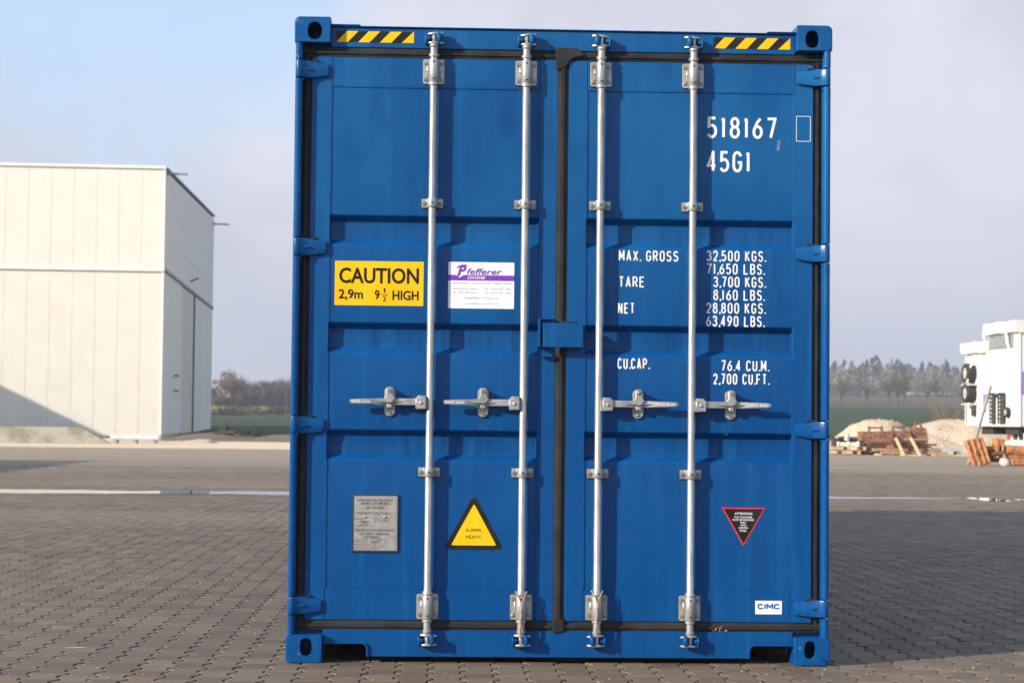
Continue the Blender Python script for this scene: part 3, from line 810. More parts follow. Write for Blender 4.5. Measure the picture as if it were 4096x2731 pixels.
# hazard stripes on the header
for s in (-1, 1):
    xa, xb = sorted((s*.683, s*1.0335)); za, zb = 2.790, 2.8405
    st = flat('hazard_stripe', [(xa, za), (xb, za), (xb, zb), (xa, zb)], DY-.0004, BLACKF, BOX, .0008)
    mb = MB()
    for k in range(4):
        x = xa+k*.0985; sl = .0475; w = .0515
        q = [(x, za), (x+w, za), (x+w+sl, zb), (x+sl, zb)]
        if k == 3: q = [(x, za), (xb, za), (xb, zb), (min(x+sl+.0045, xb-.001), zb)]
        mb.add([(px, DY-.0018, pz) for px, pz in q], [(0, 1, 2, 3)])
    mb.build('yellow_band', YELLOW, st, 0, fix=False)
# caution sign
TY = PY-.0022
c = flat('caution_sticker', rrect(-1.026, -.626, 1.5985, 1.7985, .002, 2), PY-.0003, YELLOW, BOX)
text('lettering', 'CAUTION', -1.0065, -.6475, 1.6985, 1.7680, TY, BLACKF, c, .022)
text('lettering', '2,9m', -1.0075, -.8985, 1.6285, 1.6705, TY, BLACKF, c, .020)
text('lettering', '9', -.8455, -.8235, 1.6275, 1.6680, TY, BLACKF, c, .020)
text('lettering', '1', -.8050, -.7985, 1.6575, 1.6775, TY, BLACKF, c, .012)
text('lettering', '2', -.8085, -.7945, 1.6190, 1.6405, TY, BLACKF, c, .012)
mb = MB(); mb.box(-.8160, -.7865, TY, TY+.0006, 1.6470, 1.6500); mb.build('fraction_bar', BLACKF, c, 0)
text('lettering', 'HIGH', -.7655, -.6480, 1.6245, 1.6665, TY, BLACKF, c, .020)
# dealer's white sticker
w = flat('dealer_sticker', rrect(-.5145, -.2165, 1.5905, 1.8000, .002, 2), PY-.0003, WHITEF, BOX)
flat('purple_band', [(-.5145, 1.7165), (-.2165, 1.7165), (-.2165, 1.7415), (-.4450, 1.7415), (-.4640, 1.7290), (-.4800, 1.7415), (-.5145, 1.7415)], PY-.0012, PURPLE, w, .0005)
text('lettering', 'P', -.4750, -.4330, 1.7360, 1.7860, TY-.0002, PURPLE, w, .035, .30)
text('lettering', 'fefferer', -.4320, -.2730, 1.7440, 1.7715, TY, PURPLE, w, .020, .30, sp=1.06)
mb = MB(); ribbon(mb, [(-.476, 1.772), (-.466, 1.782), (-.450, 1.7865), (-.432, 1.786)], .005, TY); mb.build('lettering', PURPLE, w, 0, fix=False)
text('lettering', 'CONTAINER', -.4285, -.3480, 1.7225, 1.7360, TY-.0003, WHITEF, w, .014, .22, sp=1.06)
text('lettering', 'SEECONTAINER - LAGERCONTAINER - RAUMCONTAINER', -.4960, -.2290, 1.7015, 1.7090, TY, GREYP, w, .006, .15)
text('lettering', 'Adolf-Thomas-Straße 4', -.4950, -.3790, 1.6755, 1.6830, TY, GREYP, w, .004, .15)
text('lettering', 'DE - 86653 Monheim', -.4950, -.3880, 1.6600, 1.6670, TY, GREYP, w, .004, .15)
text('lettering', 'Tel. +49 (0) 9091 / 5932', -.3500, -.2320, 1.6750, 1.6825, TY, GREYP, w, .004, .15)
text('lettering', 'Fax +49 (0) 9091 / 3906', -.3500, -.2310, 1.6595, 1.6670, TY, GREYP, w, .004, .15)
text('lettering', 'info@pfefferer-container.de', -.4460, -.2870, 1.6350, 1.6430, TY, GREYP, w, .004, .15)
text('lettering', 'www.pfefferer-container.de', -.4470, -.2890, 1.6100, 1.6170, TY, GREYP, w, .004, .15)
# approval plate in its welded frame
p = flat('approval_plate', rrect(-.9285, -.7315, .4985, .7445, .003, 2), PY-.003, PLATE, BOX, .0015)
mb = MB()
for (xa, xb, za, zb) in ((-.9335, -.7265, .7455, .7500), (-.9335, -.9290, .4960, .7455), (-.7310, -.7265, .4960, .7455), (-.9335, -.7265, .4920, .4965)): mb.box(xa, xb, PY-.008, PY+.001, za, zb, .001)
mb.build('plate_frame', noisy('frame_dark', (.015, .03, .06), (.02, .05, .1), 20, .5, bstr=0), p)
def PX(x, y): return (-.933+(x-105)/(3.5636*893), .749-(y-95)/(3.5636*893))
def ptext(s, xa, ya, xb, yb, bold=.006):
    (x0_, z1_), (x1_, z0_) = PX(xa, ya), PX(xb, yb); text('lettering', s, x0_, x1_, z0_, z1_, PY-.0052, PLATET, p, bold)
for a in (('APPROVED FOR TRANSPORT', 178, 158, 683, 192, .012), ('UNDER CUSTOMS SEAL', 222, 203, 637, 237, .012), ('GB/C 17439 BV/2018', 302, 268, 555, 295), ('TYPE', 142, 347, 188, 367), ('1AAA-CCF(B)18', 200, 349, 334, 369), ("MANUFACTURER'S NO.", 346, 339, 530, 356), ('OF THE CONTAINER', 346, 361, 510, 378), ('QDCM18C12', 540, 352, 660, 370),
          ('MANUFACTURED BY', 138, 440, 270, 456), ('CIMC', 207, 468, 342, 500, .02), ('QINGDAO CIMC', 220, 512, 330, 526), ('CONTAINER MANUFACTURE CO., LTD.', 138, 530, 408, 547), ("OWNER'S NO.", 434, 444, 530, 460), ('518167', 542, 444, 640, 462), ('Owned and/or Managed by', 434, 470, 650, 485), ('TIMBER COMPONENT TREATMENT IM/TAILLEUM-400/2018', 150, 590, 700, 612),
          ('CSC SAFETY APPROVAL', 208, 642, 637, 672, .012), ('F/BV/14598/18', 282, 688, 478, 710), ('DATE MANUFACTURED', 132, 730, 330, 747), ('4/2018', 465, 730, 528, 748), ('IDENTIFICATION NO.', 132, 762, 325, 779), ('QDCM18C12', 382, 762, 500, 780), ('MAXIMUM OPERATING GROSS MASS', 130, 797, 365, 812), ('32,500 kg', 400, 797, 466, 812), ('71,650 lbs', 500, 797, 578, 812), ('ALLOWABLE STACKING LOAD FOR 1.8G', 130, 829, 370, 844), ('216,000 kg', 386, 829, 468, 844), ('476,190 lbs', 494, 829, 578, 844), ('TRANSVERSE RACKING TEST FORCE : 150,000 newtons', 130, 859, 505, 874)):
    ptext(*a)
mb = MB()
def prect(xa, ya, xb, yb, t=.0006):
    (x0_, z1_), (x1_, z0_) = PX(xa, ya), PX(xb, yb)
    for q in ((x0_, x1_, z0_, z0_+t), (x0_, x1_, z1_-t, z1_), (x0_, x0_+t, z0_, z1_), (x1_-t, x1_, z0_, z1_)): mb.box(q[0], q[1], PY-.0051, PY-.0046, q[2], q[3])
for q in ((122, 122, 732, 408), (122, 426, 730, 566), (122, 583, 728, 618), (122, 632, 728, 890), (260, 260, 597, 302), (195, 342, 340, 372), (536, 345, 714, 375), (426, 426, 430, 566), (243, 684, 518, 714), (373, 726, 582, 751), (373, 758, 582, 784), (602, 686, 706, 866)): prect(*q)
mb.build('ruled_lines', PLATET, p, 0)
for q in (285, 570):
    x_, z_ = PX(q, 415); mb = MB(); mb.lathe((x_, PY-.0042, z_), (0, -1, 0), [(0, .0065), (.002, .0062), (.0042, .003)], 14); mb.build('rivet', STEEL, p, 60)
# heavy-load triangle
def rtri(P, r, n=6):
    out = []
    for i in range(3):
        a, b, c_ = Vector(P[i-1]), Vector(P[i]), Vector(P[(i+1) % 3])
        d1, d2 = (a-b).normalized(), (c_-b).normalized(); h = d1.angle(d2)/2; bis = (d1+d2).normalized(); ce = b+bis*(r/math.sin(h))
        t1 = ce+(b+d1*(r/math.tan(h))-ce); t2 = b+d2*(r/math.tan(h))
        a0, a1 = math.atan2((t1-ce).y, (t1-ce).x), math.atan2((t2-ce).y, (t2-ce).x)
        while a1-a0 > math.pi: a1 -= 2*math.pi
        while a1-a0 < -math.pi: a1 += 2*math.pi
        out += [(ce.x+r*math.cos(a0+(a1-a0)*k/n), ce.y+r*math.sin(a0+(a1-a0)*k/n)) for k in range(n+1)]
    return out
t = flat('heavy_load_sticker', rtri([(-.523, .506), (-.250, .506), (-.3865, .7555)], .0145), PY-.0003, BLACKF, BOX)
flat('yellow_field', rtri([(-.4885, .5255), (-.2845, .5255), (-.3865, .7120)], .0045), PY-.0013, YELLOW, t, .0005)
text('lettering', 'SUPER', -.4235, -.3520, .5860, .6010, TY-.0003, BLACKF, t, .004)
text('lettering', 'HEAVY', -.4225, -.3525, .5565, .5710, TY-.0003, BLACKF, t, .004)
# repair notice triangle
t = flat('repair_notice_sticker', [(.7330, .7045), (.9310, .7045), (.8320, .5330)], PY-.0003, REDF, BOX)
flat('black_field', [(.7425, .6990), (.9215, .6990), (.8320, .5440)], PY-.0013, BLACKF, t, .0005)
for s, xa, xb, zt, hh in (('ATTENTION', .7915, .8710, .6835, .0105), ('THIS CONTAINER', .7890, .8720, .6660, .0080), ('MUST BE REPAIRED', .7820, .8800, .6540, .0080), ('ONLY', .8170, .8440, .6420, .0080), ('WITH', .8180, .8440, .6300, .0080), ('CORTEN', .8100, .8520, .6180, .0080), ('STEEL', .8145, .8470, .6055, .0080)):
    text('lettering', s, xa, xb, zt-hh, zt, TY-.0003, WHITEF, t, .014, sp=1.05)
# maker's plate on the bottom rail
t = flat('maker_sticker', rrect(.8870, 1.0075, .2270, .2875, .001, 1), DY+.0009, WHITEF, BOX)
def logo_text(s, x0, x1, z0, z1, y, mat, parent, tr):
    H_ = z1-z0; t_ = tr*H_; W_l = {'I': .30, 'M': 1.15}; tot = sum(W_l.get(ch, 1.0) for ch in s)+.14*(len(s)-1); u = (x1-x0)/tot; x = x0; m_ = MB(); k = 0
    for ch in s:
        w_ = W_l.get(ch, 1.0)*u
        for st in G[ch]:
            k += 1; ribbon(m_, [(x+t_/2+px*(w_-t_), z0+t_/2+pz*(H_-t_)) for px, pz in st], t_, y-.0003*(k % 3))
        x += w_+.14*u
    return m_.build('lettering', mat, parent, 0, fix=False)
logo_text('CIMC', .8975, .9970, .2495, .2745, DY-.0007, CBLUE, t, .24)
text('lettering', 'www.cimc.com', .9275, .9975, .2410, .2460, DY-.0007, GREYP, t, .004)
# raised figures on the four handles
for bx_, s in ((-.591, -1), (-.1715, -1), (.1685, 1), (.5885, 1)):
    par = [o for o in BOX.children if o.name.startswith('locking_bar') and abs(o.data.vertices[0].co.x-bx_) < .05][0]
    xa = bx_+s*.345 if s < 0 else bx_+.262
    text('embossed_figures', 'HH 05', xa, xa+.034, 1.1615, 1.1715, -.0120, WHITE_PAINT, par, .02)
    xa = bx_-.300 if s < 0 else bx_+.305
    text('embossed_figures', 'HH 05', xa, xa+.034, 1.1605, 1.1705, -.0120, WHITE_PAINT, par, .02, rot=True)

# ================================================================== the setting
def smooth(a, b, x):
    t = np.clip((np.asarray(x, float)-a)/(b-a), 0, 1); return t*t*(3-2*t)
def terrain_z(x, y):
    x, y = np.asarray(x, float), np.asarray(y, float)
    k = smooth(-60, 60, x)
    s = .004+.014*k
    far = np.clip(y-105, 0, 900)
    z = s*far + .018*np.clip(y-330, 0, 190)*(1-smooth(-60, 40, x))
    z += .25*np.sin(x*.013+1.0)*np.sin(y*.011)*smooth(120, 300, y)
    return z - .06*(1-smooth(57.2, 59.5, y))
def TZ(x, y): return float(terrain_z(x, y))
# ground sheet to the horizon
ys = np.concatenate([[-1500, -300, -60, 0, 30, 50], np.linspace(57, 61, 9), np.linspace(64, 110, 14), np.geomspace(120, 3200, 44)])
xs = np.concatenate([-np.geomspace(1800, 34, 16), np.linspace(-32, 32, 22), np.geomspace(34, 1800, 16)])
X, Y = np.meshgrid(xs, ys); Z = terrain_z(X, Y)
mb = MB(); nx = len(xs)
mb.v = [tuple(p) for p in np.stack([X.ravel(), Y.ravel(), Z.ravel()], 1)]
mb.f = [(j*nx+i, j*nx+i+1, (j+1)*nx+i+1, (j+1)*nx+i) for j in range(len(ys)-1) for i in range(nx-1)]
def ground_material():
    m, N, L, B = newmat('fields_and_gravel_ground')
    P = N.new('ShaderNodeNewGeometry').outputs['Position']; sp = N.new('ShaderNodeSeparateXYZ'); L.new(P, sp.inputs[0])
    v = pos_vec(N, L)
    wob = noise(N, L, v, .02, 3)
    yy = mth(N, L, 'ADD', sp.outputs[1], rng_node(N, L, wob, .3, .7, -12, 12))
    g1 = noise(N, L, v, 1.2, 6); g2 = noise(N, L, v, 14, 4)
    gravel = mixc(N, L, rng_node(N, L, g2, .35, .65), (.58, .45, .32), (.74, .60, .45))
    soil = mixc(N, L, rng_node(N, L, g1, .35, .65), (.10, .075, .052), (.17, .13, .095))
    green = mixc(N, L, rng_node(N, L, noise(N, L, v, .15, 5), .3, .7), (.036, .058, .030), (.058, .078, .036))
    brown = mixc(N, L, rng_node(N, L, noise(N, L, v, .12, 5), .3, .7), (.085, .075, .045), (.12, .095, .06))
    lime = mixc(N, L, rng_node(N, L, noise(N, L, v, .1, 5), .3, .7), (.17, .18, .050), (.23, .235, .07))
    isleft = rng_node(N, L, sp.outputs[0], 10, -20)
    far_c = mixc(N, L, isleft, brown, lime)
    thr = rng_node(N, L, isleft, 0, 1, 0, 60)
    fld = mixc(N, L, rng_node(N, L, mth(N, L, 'SUBTRACT', yy, thr), 296, 306), green, far_c)
    forest = mixc(N, L, rng_node(N, L, sp.outputs[1], 690, 720), fld, (.045, .04, .03))
    near = mixc(N, L, rng_node(N, L, mth(N, L, 'ADD', yy, mth(N, L, 'MULTIPLY', sp.outputs[0], .25)), 76, 80), gravel, soil)
    L.new(mixc(N, L, rng_node(N, L, yy, 98, 106), near, forest), B.inputs['Base Color'])
    B.inputs['Roughness'].default_value = .95; B.inputs['Specular IOR Level'].default_value = .15
    bump(N, L, B, g2, .5, .03)
    return m
mb.build('ground', ground_material(), None, 60, fix=False, kind='structure')

# ---- paving: bed of dark joint sand, interlocking pavers laid on it
PW, PP, PXO, PYO = .1405, .190, -1.135, -.383
def paver_colors(N, L, fac, v):
    c = mixc(N, L, rng_node(N, L, fac, 0, 1), (.099, .072, .050), (.192, .143, .099))
    n1 = noise(N, L, v, 3.0, 5); c = mixc(N, L, mth(N, L, 'MULTIPLY', rng_node(N, L, n1, .35, .7), .45), c, (.097, .077, .062))
    n0 = noise(N, L, v, .22, 3); c = mixc(N, L, mth(N, L, 'MULTIPLY', rng_node(N, L, n0, .42, .62), .35), c, (.198, .150, .108))
    n2 = noise(N, L, v, 160, 3); c = mixc(N, L, mth(N, L, 'MULTIPLY', rng_node(N, L, n2, .58, .72), .5), c, (.30, .25, .195))
    vs = pos_vec(N, L, (5, 14, 5)); n3 = noise(N, L, vs, 1.0, 3)
    c = mixc(N, L, mth(N, L, 'MULTIPLY', rng_node(N, L, n3, .67, .74), .5), c, (.36, .31, .24))
    # limestone dust from the gravel side, with distance haze mixed into the colour
    sy = N.new('ShaderNodeSeparateXYZ'); L.new(v, sy.inputs[0])
    dn = mth(N, L, 'ADD', sy.outputs[1], rng_node(N, L, noise(N, L, pos_vec(N, L, (.10, .30, 1)), 1.0, 4), .3, .7, -9, 9))
    c = mixc(N, L, mth(N, L, 'MULTIPLY', rng_node(N, L, dn, 9, 52), .85), c, (.345, .272, .195))
    return c, n2
def paver_material(name, src):
    m, N, L, B = newmat(name); v = pos_vec(N, L)
    if src == 'obj': fac = N.new('ShaderNodeObjectInfo').outputs['Random']
    else:
        a = N.new('ShaderNodeAttribute'); a.attribute_name = 'tint'; fac = a.outputs['Fac']
    c, n2 = paver_colors(N, L, fac, v); L.new(c, B.inputs['Base Color'])
    B.inputs['Roughness'].default_value = .78; B.inputs['Specular IOR Level'].default_value = .35
    bump(N, L, B, n2, .5, .0015); return m
def far_paving_material():
    m, N, L, B = newmat('distant_paving'); v = pos_vec(N, L)
    st = noise(N, L, pos_vec(N, L, (1.2, 4.5, 1)), 1.0, 6)
    c, n2 = paver_colors(N, L, st, v)
    # joints too far off to model: darker threads along the courses
    sepP = N.new('ShaderNodeSeparateXYZ'); L.new(v, sepP.inputs[0])
    fx = mth(N, L, 'ABSOLUTE', mth(N, L, 'SUBTRACT', mth(N, L, 'FRACT', mth(N, L, 'DIVIDE', mth(N, L, 'SUBTRACT', sepP.outputs[0], PXO), PW)), .5))
    fy = mth(N, L, 'ABSOLUTE', mth(N, L, 'SUBTRACT', mth(N, L, 'FRACT', mth(N, L, 'DIVIDE', mth(N, L, 'SUBTRACT', sepP.outputs[1], PYO), PP/2)), .5))
    j = mth(N, L, 'MAXIMUM', rng_node(N, L, fx, .44, .48), mth(N, L, 'MULTIPLY', rng_node(N, L, fy, .45, .49), .5))
    L.new(mixc(N, L, mth(N, L, 'MULTIPLY', j, .6), c, (.06, .05, .045)), B.inputs['Base Color'])
    B.inputs['Roughness'].default_value = .8; B.inputs['Specular IOR Level'].default_value = .3
    return m
bed = MB(); bed.add([(-70, -40, -.0065), (70, -40, -.0065), (70, 34.1, -.0065), (-70, 34.1, -.0065)], [(0, 1, 2, 3)])
PAVING = bed.build('paving', noisy('joint_sand', (.018, .015, .013), (.040, .033, .028), 30, .95, bstr=.2, bscale=200), None, 0, fix=False, kind='structure')
fp = MB()
gx = np.linspace(-70, 70, 60)
edge = lambda x: 57.6+.25*math.sin(x*.7)+.15*math.sin(x*2.3+1)
for a, b in zip(gx[:-1], gx[1:]): fp.add([(a, 34.05, -.001), (b, 34.05, -.001), (b, edge(b), -.001), (a, edge(a), -.001)], [(0, 1, 2, 3)])
fp.build('distant_paving', far_paving_material(), PAVING, 0, fix=False)
# paving on both sides outside the picture and behind the camera continues as a plain sheet
HW, AA, GAP = PW/2, .0122, .0036
OUT = [(1, .0), (1, .030), (-1, .065), (-1, PP-.065), (1, PP-.030), (1, PP)]
out_r = [(HW+AA*k-GAP, min(max(y, GAP), PP-GAP)-PP/2) for k, y in OUT]
outline = out_r + [(-x, -y) for x, y in out_r]
def paver_mesh():
    m = MB(); n = len(outline)
    top = [(x-math.copysign(.004, x), y-math.copysign(.0012, y) if abs(y) > PP/2-.01 else y, 0) for x, y in outline]
    mid = [(x, y, -.0030) for x, y in outline]; low = [(x, y, -.009) for x, y in outline]
    m.loft([low, mid, top], False, True); return m
PM = paver_mesh(); pv = np.array(PM.v); pf = PM.f; n12 = len(outline)
top_only = np.array([(x, y, 0) for x, y in outline])
cells = []
def wedge(y): return .272*(y+8.8)+1.2
for k in range(-130, 150):
    xc_ = PXO+(k+.5)*PW; off = PYO if k % 2 == 0 else PYO+PP/2
    for r in range(-6, 182):
        yc_ = off+(r+.5)*PP
        if yc_ < -1.3 or yc_ > 34.0: continue
        xl = -wedge(yc_)-.54+.036*(yc_+8.8); xr = wedge(yc_)-.54+.036*(yc_+8.8)
        if not (xl < xc_ < xr): continue
        if abs(xc_) < .95 and .45 < yc_ < 11.7: continue
        cells.append((xc_, yc_))
def in_view(p):
    d = Vector((p[0], p[1], 0))-CAM_POS; z = d.dot(fwd); u, w_ = d.dot(rgt)/z*7837, -d.dot(upv)/z*7837
    if not (abs(u) < 2090 and w_ < 1385): return False
    return not (abs(p[0]) < 1.05 and p[1] > .06)
vis = sorted([c for c in cells if in_view(c)], key=lambda c: c[1])[:300]
near_set = set(vis)
PV_OBJ = PM.mesh('paver', paver_material('concrete_paver', 'obj'), 25)
for c in vis:
    o = link('paver', PV_OBJ, PAVING); o.location = (c[0], c[1], random.gauss(0, .0009)); o.rotation_euler = (random.gauss(0, .0055), random.gauss(0, .0055), random.gauss(0, .006) + (math.pi if random.random() < .5 else 0))
rest = [c for c in cells if c not in near_set]
V, F, T = [], [], []
o_ = 0
for (x, y) in rest:
    rz = random.gauss(0, .006); t = random.random(); dx, dy, dz = random.gauss(0, .0045), random.gauss(0, .0045), random.gauss(0, .0009)
    src = pv if y < 14 else top_only
    a = src.copy(); co_, si_ = math.cos(rz), math.sin(rz)
    xx, yy = a[:, 0]*co_-a[:, 1]*si_, a[:, 0]*si_+a[:, 1]*co_
    V.append(np.stack([xx+x, yy+y, a[:, 2]+dz+xx*dx+yy*dy], 1))
    if y < 14: fs = [tuple(i+o_ for i in f) for f in pf]
    else: fs = [tuple(range(o_, o_+n12))]
    F += fs; T += [t]*len(fs); o_ += len(a)
me = bpy.data.meshes.new('pavers'); me.from_pydata(np.concatenate(V).tolist(), [], F)
at = me.attributes.new('tint', 'FLOAT', 'FACE'); at.data.foreach_set('value', T)
me.materials.append(paver_material('concrete_pavers', 'attr'))
link('pavers', me, PAVING, kind='stuff')
# grit, pebbles and straw on the paving
gm = MB()
for i in range(430):
    t = random.random()**1.6; y = -.6+t*26; x = random.uniform(-wedge(y)*.9, wedge(y)*.95)
    if abs(x) < 1.25 and 0 < y < 12.2: continue
    r = random.uniform(.0025, .0075)*(1+.04*y)
    vs = [(x+r*a*random.uniform(.7, 1.3), y+r*b*random.uniform(.7, 1.3), max(-.001, r*.6*(c+.9))) for a, b, c in ((1, 0, 0), (-1, 0, 0), (0, 1, 0), (0, -1, 0), (0, 0, .8), (0, 0, -1))]
    gm.add(vs, [(0, 2, 4), (2, 1, 4), (1, 3, 4), (3, 0, 4), (2, 0, 5), (1, 2, 5), (3, 1, 5), (0, 3, 5)])
gm.build('grit', noisy('limestone_grit', (.30, .25, .20), (.50, .44, .37), 3, .9, bstr=0), PAVING, 0, kind='stuff')
sm = MB()
for x, y, l, a in ((-2.28, .48, .09, .1), (3.2, 3.4, .12, .05), (2.2, 1.2, .05, 2.6), (2.7, 1.6, .06, .4), (-5.9, 16, .25, .05)):
    sm.tube([(x, y, .006), (x+l*.5*math.cos(a), y+l*.5*math.sin(a), .009), (x+l*math.cos(a), y+l*math.sin(a), .006)], .0022, 5)
sm.build('straw', noisy('dry_straw', (.50, .37, .20), (.62, .48, .28), 30, .8, bstr=0), PAVING, 30, kind='stuff')

# ---- water standing in the shallow drainage channel across the yard
def water_material():
    m, N, L, B = newmat('standing_water')
    B.inputs['Base Color'].default_value = (.035, .033, .03, 1); B.inputs['Roughness'].default_value = .015; B.inputs['IOR'].default_value = 1.33
    bump(N, L, B, noise(N, L, pos_vec(N, L), 2.2, 2), .004, .01); return m
WATER = water_material()
def water(x0, x1, y0, y1, seed):
    m = MB(); n = max(24, int((x1-x0)*6)); r = random.Random(seed); ph = [r.uniform(0, 6) for _ in range(6)]
    up, lo = [], []
    for i in range(n+1):
        x = x0+(x1-x0)*i/n; e = min(1, (i+.2)/(.10*n), (n-i+.2)/(.10*n))**.5
        yc_ = y0+(y1-y0)*i/n
        w1 = (.62+.10*math.sin(x*1.9+ph[0])+.07*math.sin(x*4.7+ph[1])+.04*math.sin(x*11+ph[2]))*e
        w2 = (.55+.12*math.sin(x*1.3+ph[3])+.07*math.sin(x*5.3+ph[4])+.04*math.sin(x*13+ph[5]))*e
        up.append((x, yc_+w1, .005)); lo.append((x, yc_-w2, .005))
    m.add(up+lo, [(i, i+1, n+2+i, n+1+i) for i in range(n)])
    return m.build('drain_water', WATER, None, 0, fix=False, kind='structure')
water(-24, 7.05, 18.75, 19.55, 3); water(7.2, 7.62, 19.45, 19.42, 5); water(7.8, 24, 19.4, 19.0, 8)

# ---- heaps of gravel at the far side of the yard
def heap_material():
    m, N, L, B = newmat('limestone_gravel'); v = pos_vec(N, L)
    vo = N.new('ShaderNodeTexVoronoi'); vo.inputs['Scale'].default_value = 16; L.new(v, vo.inputs['Vector'])
    sepc = N.new('ShaderNodeSeparateColor'); L.new(vo.outputs['Color'], sepc.inputs[0])
    c = mixc(N, L, sepc.outputs[0], (.50, .375, .255), (.73, .58, .42))
    c = mixc(N, L, mth(N, L, 'MULTIPLY', rng_node(N, L, noise(N, L, v, .9, 4), .45, .65), .5), c, (.50, .42, .33))
    L.new(c, B.inputs['Base Color']); B.inputs['Roughness'].default_value = .95
    bump(N, L, B, vo.outputs['Distance'], .8, .05); return m
HEAPM = heap_material()
def heap(x, y, rx, ry, h, label, seed):
    m = MB(); r = random.Random(seed); n, k = 40, 16
    ph = [r.uniform(0, 6.28) for _ in range(8)]
    rows = []
    for j in range(k+1):
        t = j/k; row = []
        for i in range(n):
            a = 2*math.pi*i/n
            e = 1+.10*math.sin(2*a+ph[0])+.06*math.sin(3*a+ph[1])+.04*math.sin(5*a+ph[2])
            zz = h*(1-t**2.1)
            jx = r.gauss(0, .02)
            px, py = x+rx*t*e*math.cos(a)+jx, y+ry*t*e*math.sin(a)+r.gauss(0, .02)
            row.append((px, py, max(zz+r.gauss(0, .018)*(1 if 0 < j < k else 0), 0)+TZ(px, py)-.03))
        rows.append(row)
    m.loft(rows, True, False)
    # loose stones
    for i in range(160):
        a, t = r.uniform(3.0, 6.4), r.uniform(.25, 1.05); q = r.uniform(.015, .05)
        px, py = x+rx*t*math.cos(a), y+ry*t*math.sin(a); pz = max(h*(1-t**2.1), 0)+TZ(px, py)
        vs = [(px+q*u*r.uniform(.7, 1.3), py+q*v_*r.uniform(.7, 1.3), pz+q*w_*r.uniform(.6, 1.1)) for u, v_, w_ in ((1, 0, 0), (-1, 0, 0), (0, 1, 0), (0, -1, 0), (0, 0, 1), (0, 0, -1))]
        m.add(vs, [(0, 2, 4), (2, 1, 4), (1, 3, 4), (3, 0, 4), (2, 0, 5), (1, 2, 5), (3, 1, 5), (0, 3, 5)])
    return m.build('gravel_heap', HEAPM, None, 25, label=label, cat='gravel heap')
heap(12.6, 67.5, 2.4, 2.4, 1.28, 'pale gravel heap, small and beyond the pallet of machine parts', 1)
heap(16.2, 65.8, 2.1, 2.6, 1.26, 'smooth pale gravel heap rising behind the widest rusty bucket', 2)
heap(19.3, 66.2, 3.0, 2.8, 1.28, 'long coarse gravel heap running behind the narrow bucket towards the white trailers', 3)
heap(24.2, 67.4, 3.2, 2.8, 1.25, 'pale gravel heap partly behind the white trailers', 4)

# ---- the white hangar
HANG = thing('hangar', 'tall cream metal-clad hangar with a sliding door recess in its shaded side', 'building', (-15.22, 95, 0), R(2.6))
HW_, HD_ = 30.0, 36.0
def rib_panel(w, h, ribs=15, d=.012):
    m = MB(); pts = [(0.006, .003), (.011, .018)]
    step = (w-.02)/ribs
    for i in range(ribs):
        a = .01+i*step; pts += [(a+step*.12, .018), (a+step*.28, .018-d), (a+step*.72, .018-d), (a+step*.88, .018)]
    pts += [(w-.011, .018), (w-.006, .003)]
    m.loft([[(x, -y, z) for x, y in pts] for z in (0, h)], False, False, False)
    return m.mesh('wall_panel', CREAM, 20, False)
body = MB()
body.box(-HW_, -.01, .02, HD_, 0, 14.2)
def roof_z(y): return 14.12+1.15*y/HD_
body.v = [(x, y, z if z < 10 else roof_z(y)-.1) for x, y, z in body.v]
body.build('wall', CREAM, HANG, 0)
PWD = 1.18
up_me, lo_me = rib_panel(PWD, 5.26), rib_panel(PWD, 8.6)
for i in range(25):
    o = link('wall_panel', up_me, HANG); o.location = (-(i+1)*PWD-.02, .02, 8.84)
    o = link('wall_panel', lo_me, HANG); o.location = (-(i+1)*PWD-.02, .02, .05)
def htrim(*a, name='trim', mat=CREAMT, c=.02): m = MB(); m.box(*a, c); return m.build(name, mat, HANG)
htrim(-HW_-.1, .06, -.09, .03, 14.10, 14.27, name='eaves_trim'); htrim(-HW_, .05, -.09, .03, 8.66, 8.83, name='band_trim')
htrim(-.06, .035, -.06, .05, .02, 14.12, name='corner_trim')
rf = MB(); rf.loft([[(x, y, roof_z(y)+z) for x, z in ((-HW_-.05, .0), (.13, .0), (.13, .08), (-HW_-.05, .08))] for y in (-.02, HD_+.10)]); rf.build('roof', GREYTRIM, HANG)
# side wall: courses of wide horizontal panels, band, recess with sliding door
sd = MB()
def side_panel(y0, y1, z0, z1, mat=CREAM, name='side_panel', slope=False, x=.0):
    m = MB(); m.box(x, x+.045, y0+.010, y1-.010, z0+.004, z1-.004, .006)
    if slope: m.v = [(a, b, c if c < (z0+z1)/2 else c+1.15*b/HD_) for a, b, c in m.v]
    return m.build(name, mat, HANG)
for z0, z1 in ((8.9, 10.4), (10.4, 12.0), (12.0, 13.4)): side_panel(.05, HD_, z0, z1)
side_panel(.05, HD_, 13.4, 13.98, slope=True)
DY0, DY1 = 11.2, 26.0        # recess of the sliding door
for z0, z1 in ((.1, 3.2), (3.2, 6.0), (6.0, 8.65)):
    side_panel(.05, DY0, z0, z1); side_panel(DY1, HD_, z0, z1)
m = MB(); m.box(.0, .12, .0, HD_, 8.67, 8.85, .02); m.build('side_band', GREYTRIM, HANG)
for i in range(6):
    y0 = DY0+(DY1-DY0)*.56*i/6; m = MB(); m.box(.01, .03, y0+.02, y0+(DY1-DY0)*.56/6-.02, .15, 8.6, .005); m.build('sliding_door_leaf', DOORP, HANG)
m = MB(); m.box(.0, .10, DY0+(DY1-DY0)*.56, DY0+(DY1-DY0)*.56+.45, .1, 8.62, .01); m.build('door_rail', DARKM, HANG)
m = MB(); m.box(.02, .05, DY0+(DY1-DY0)*.56+.5, DY1, .1, 8.62, .01); m.build('door_jamb', CREAMT, HANG)
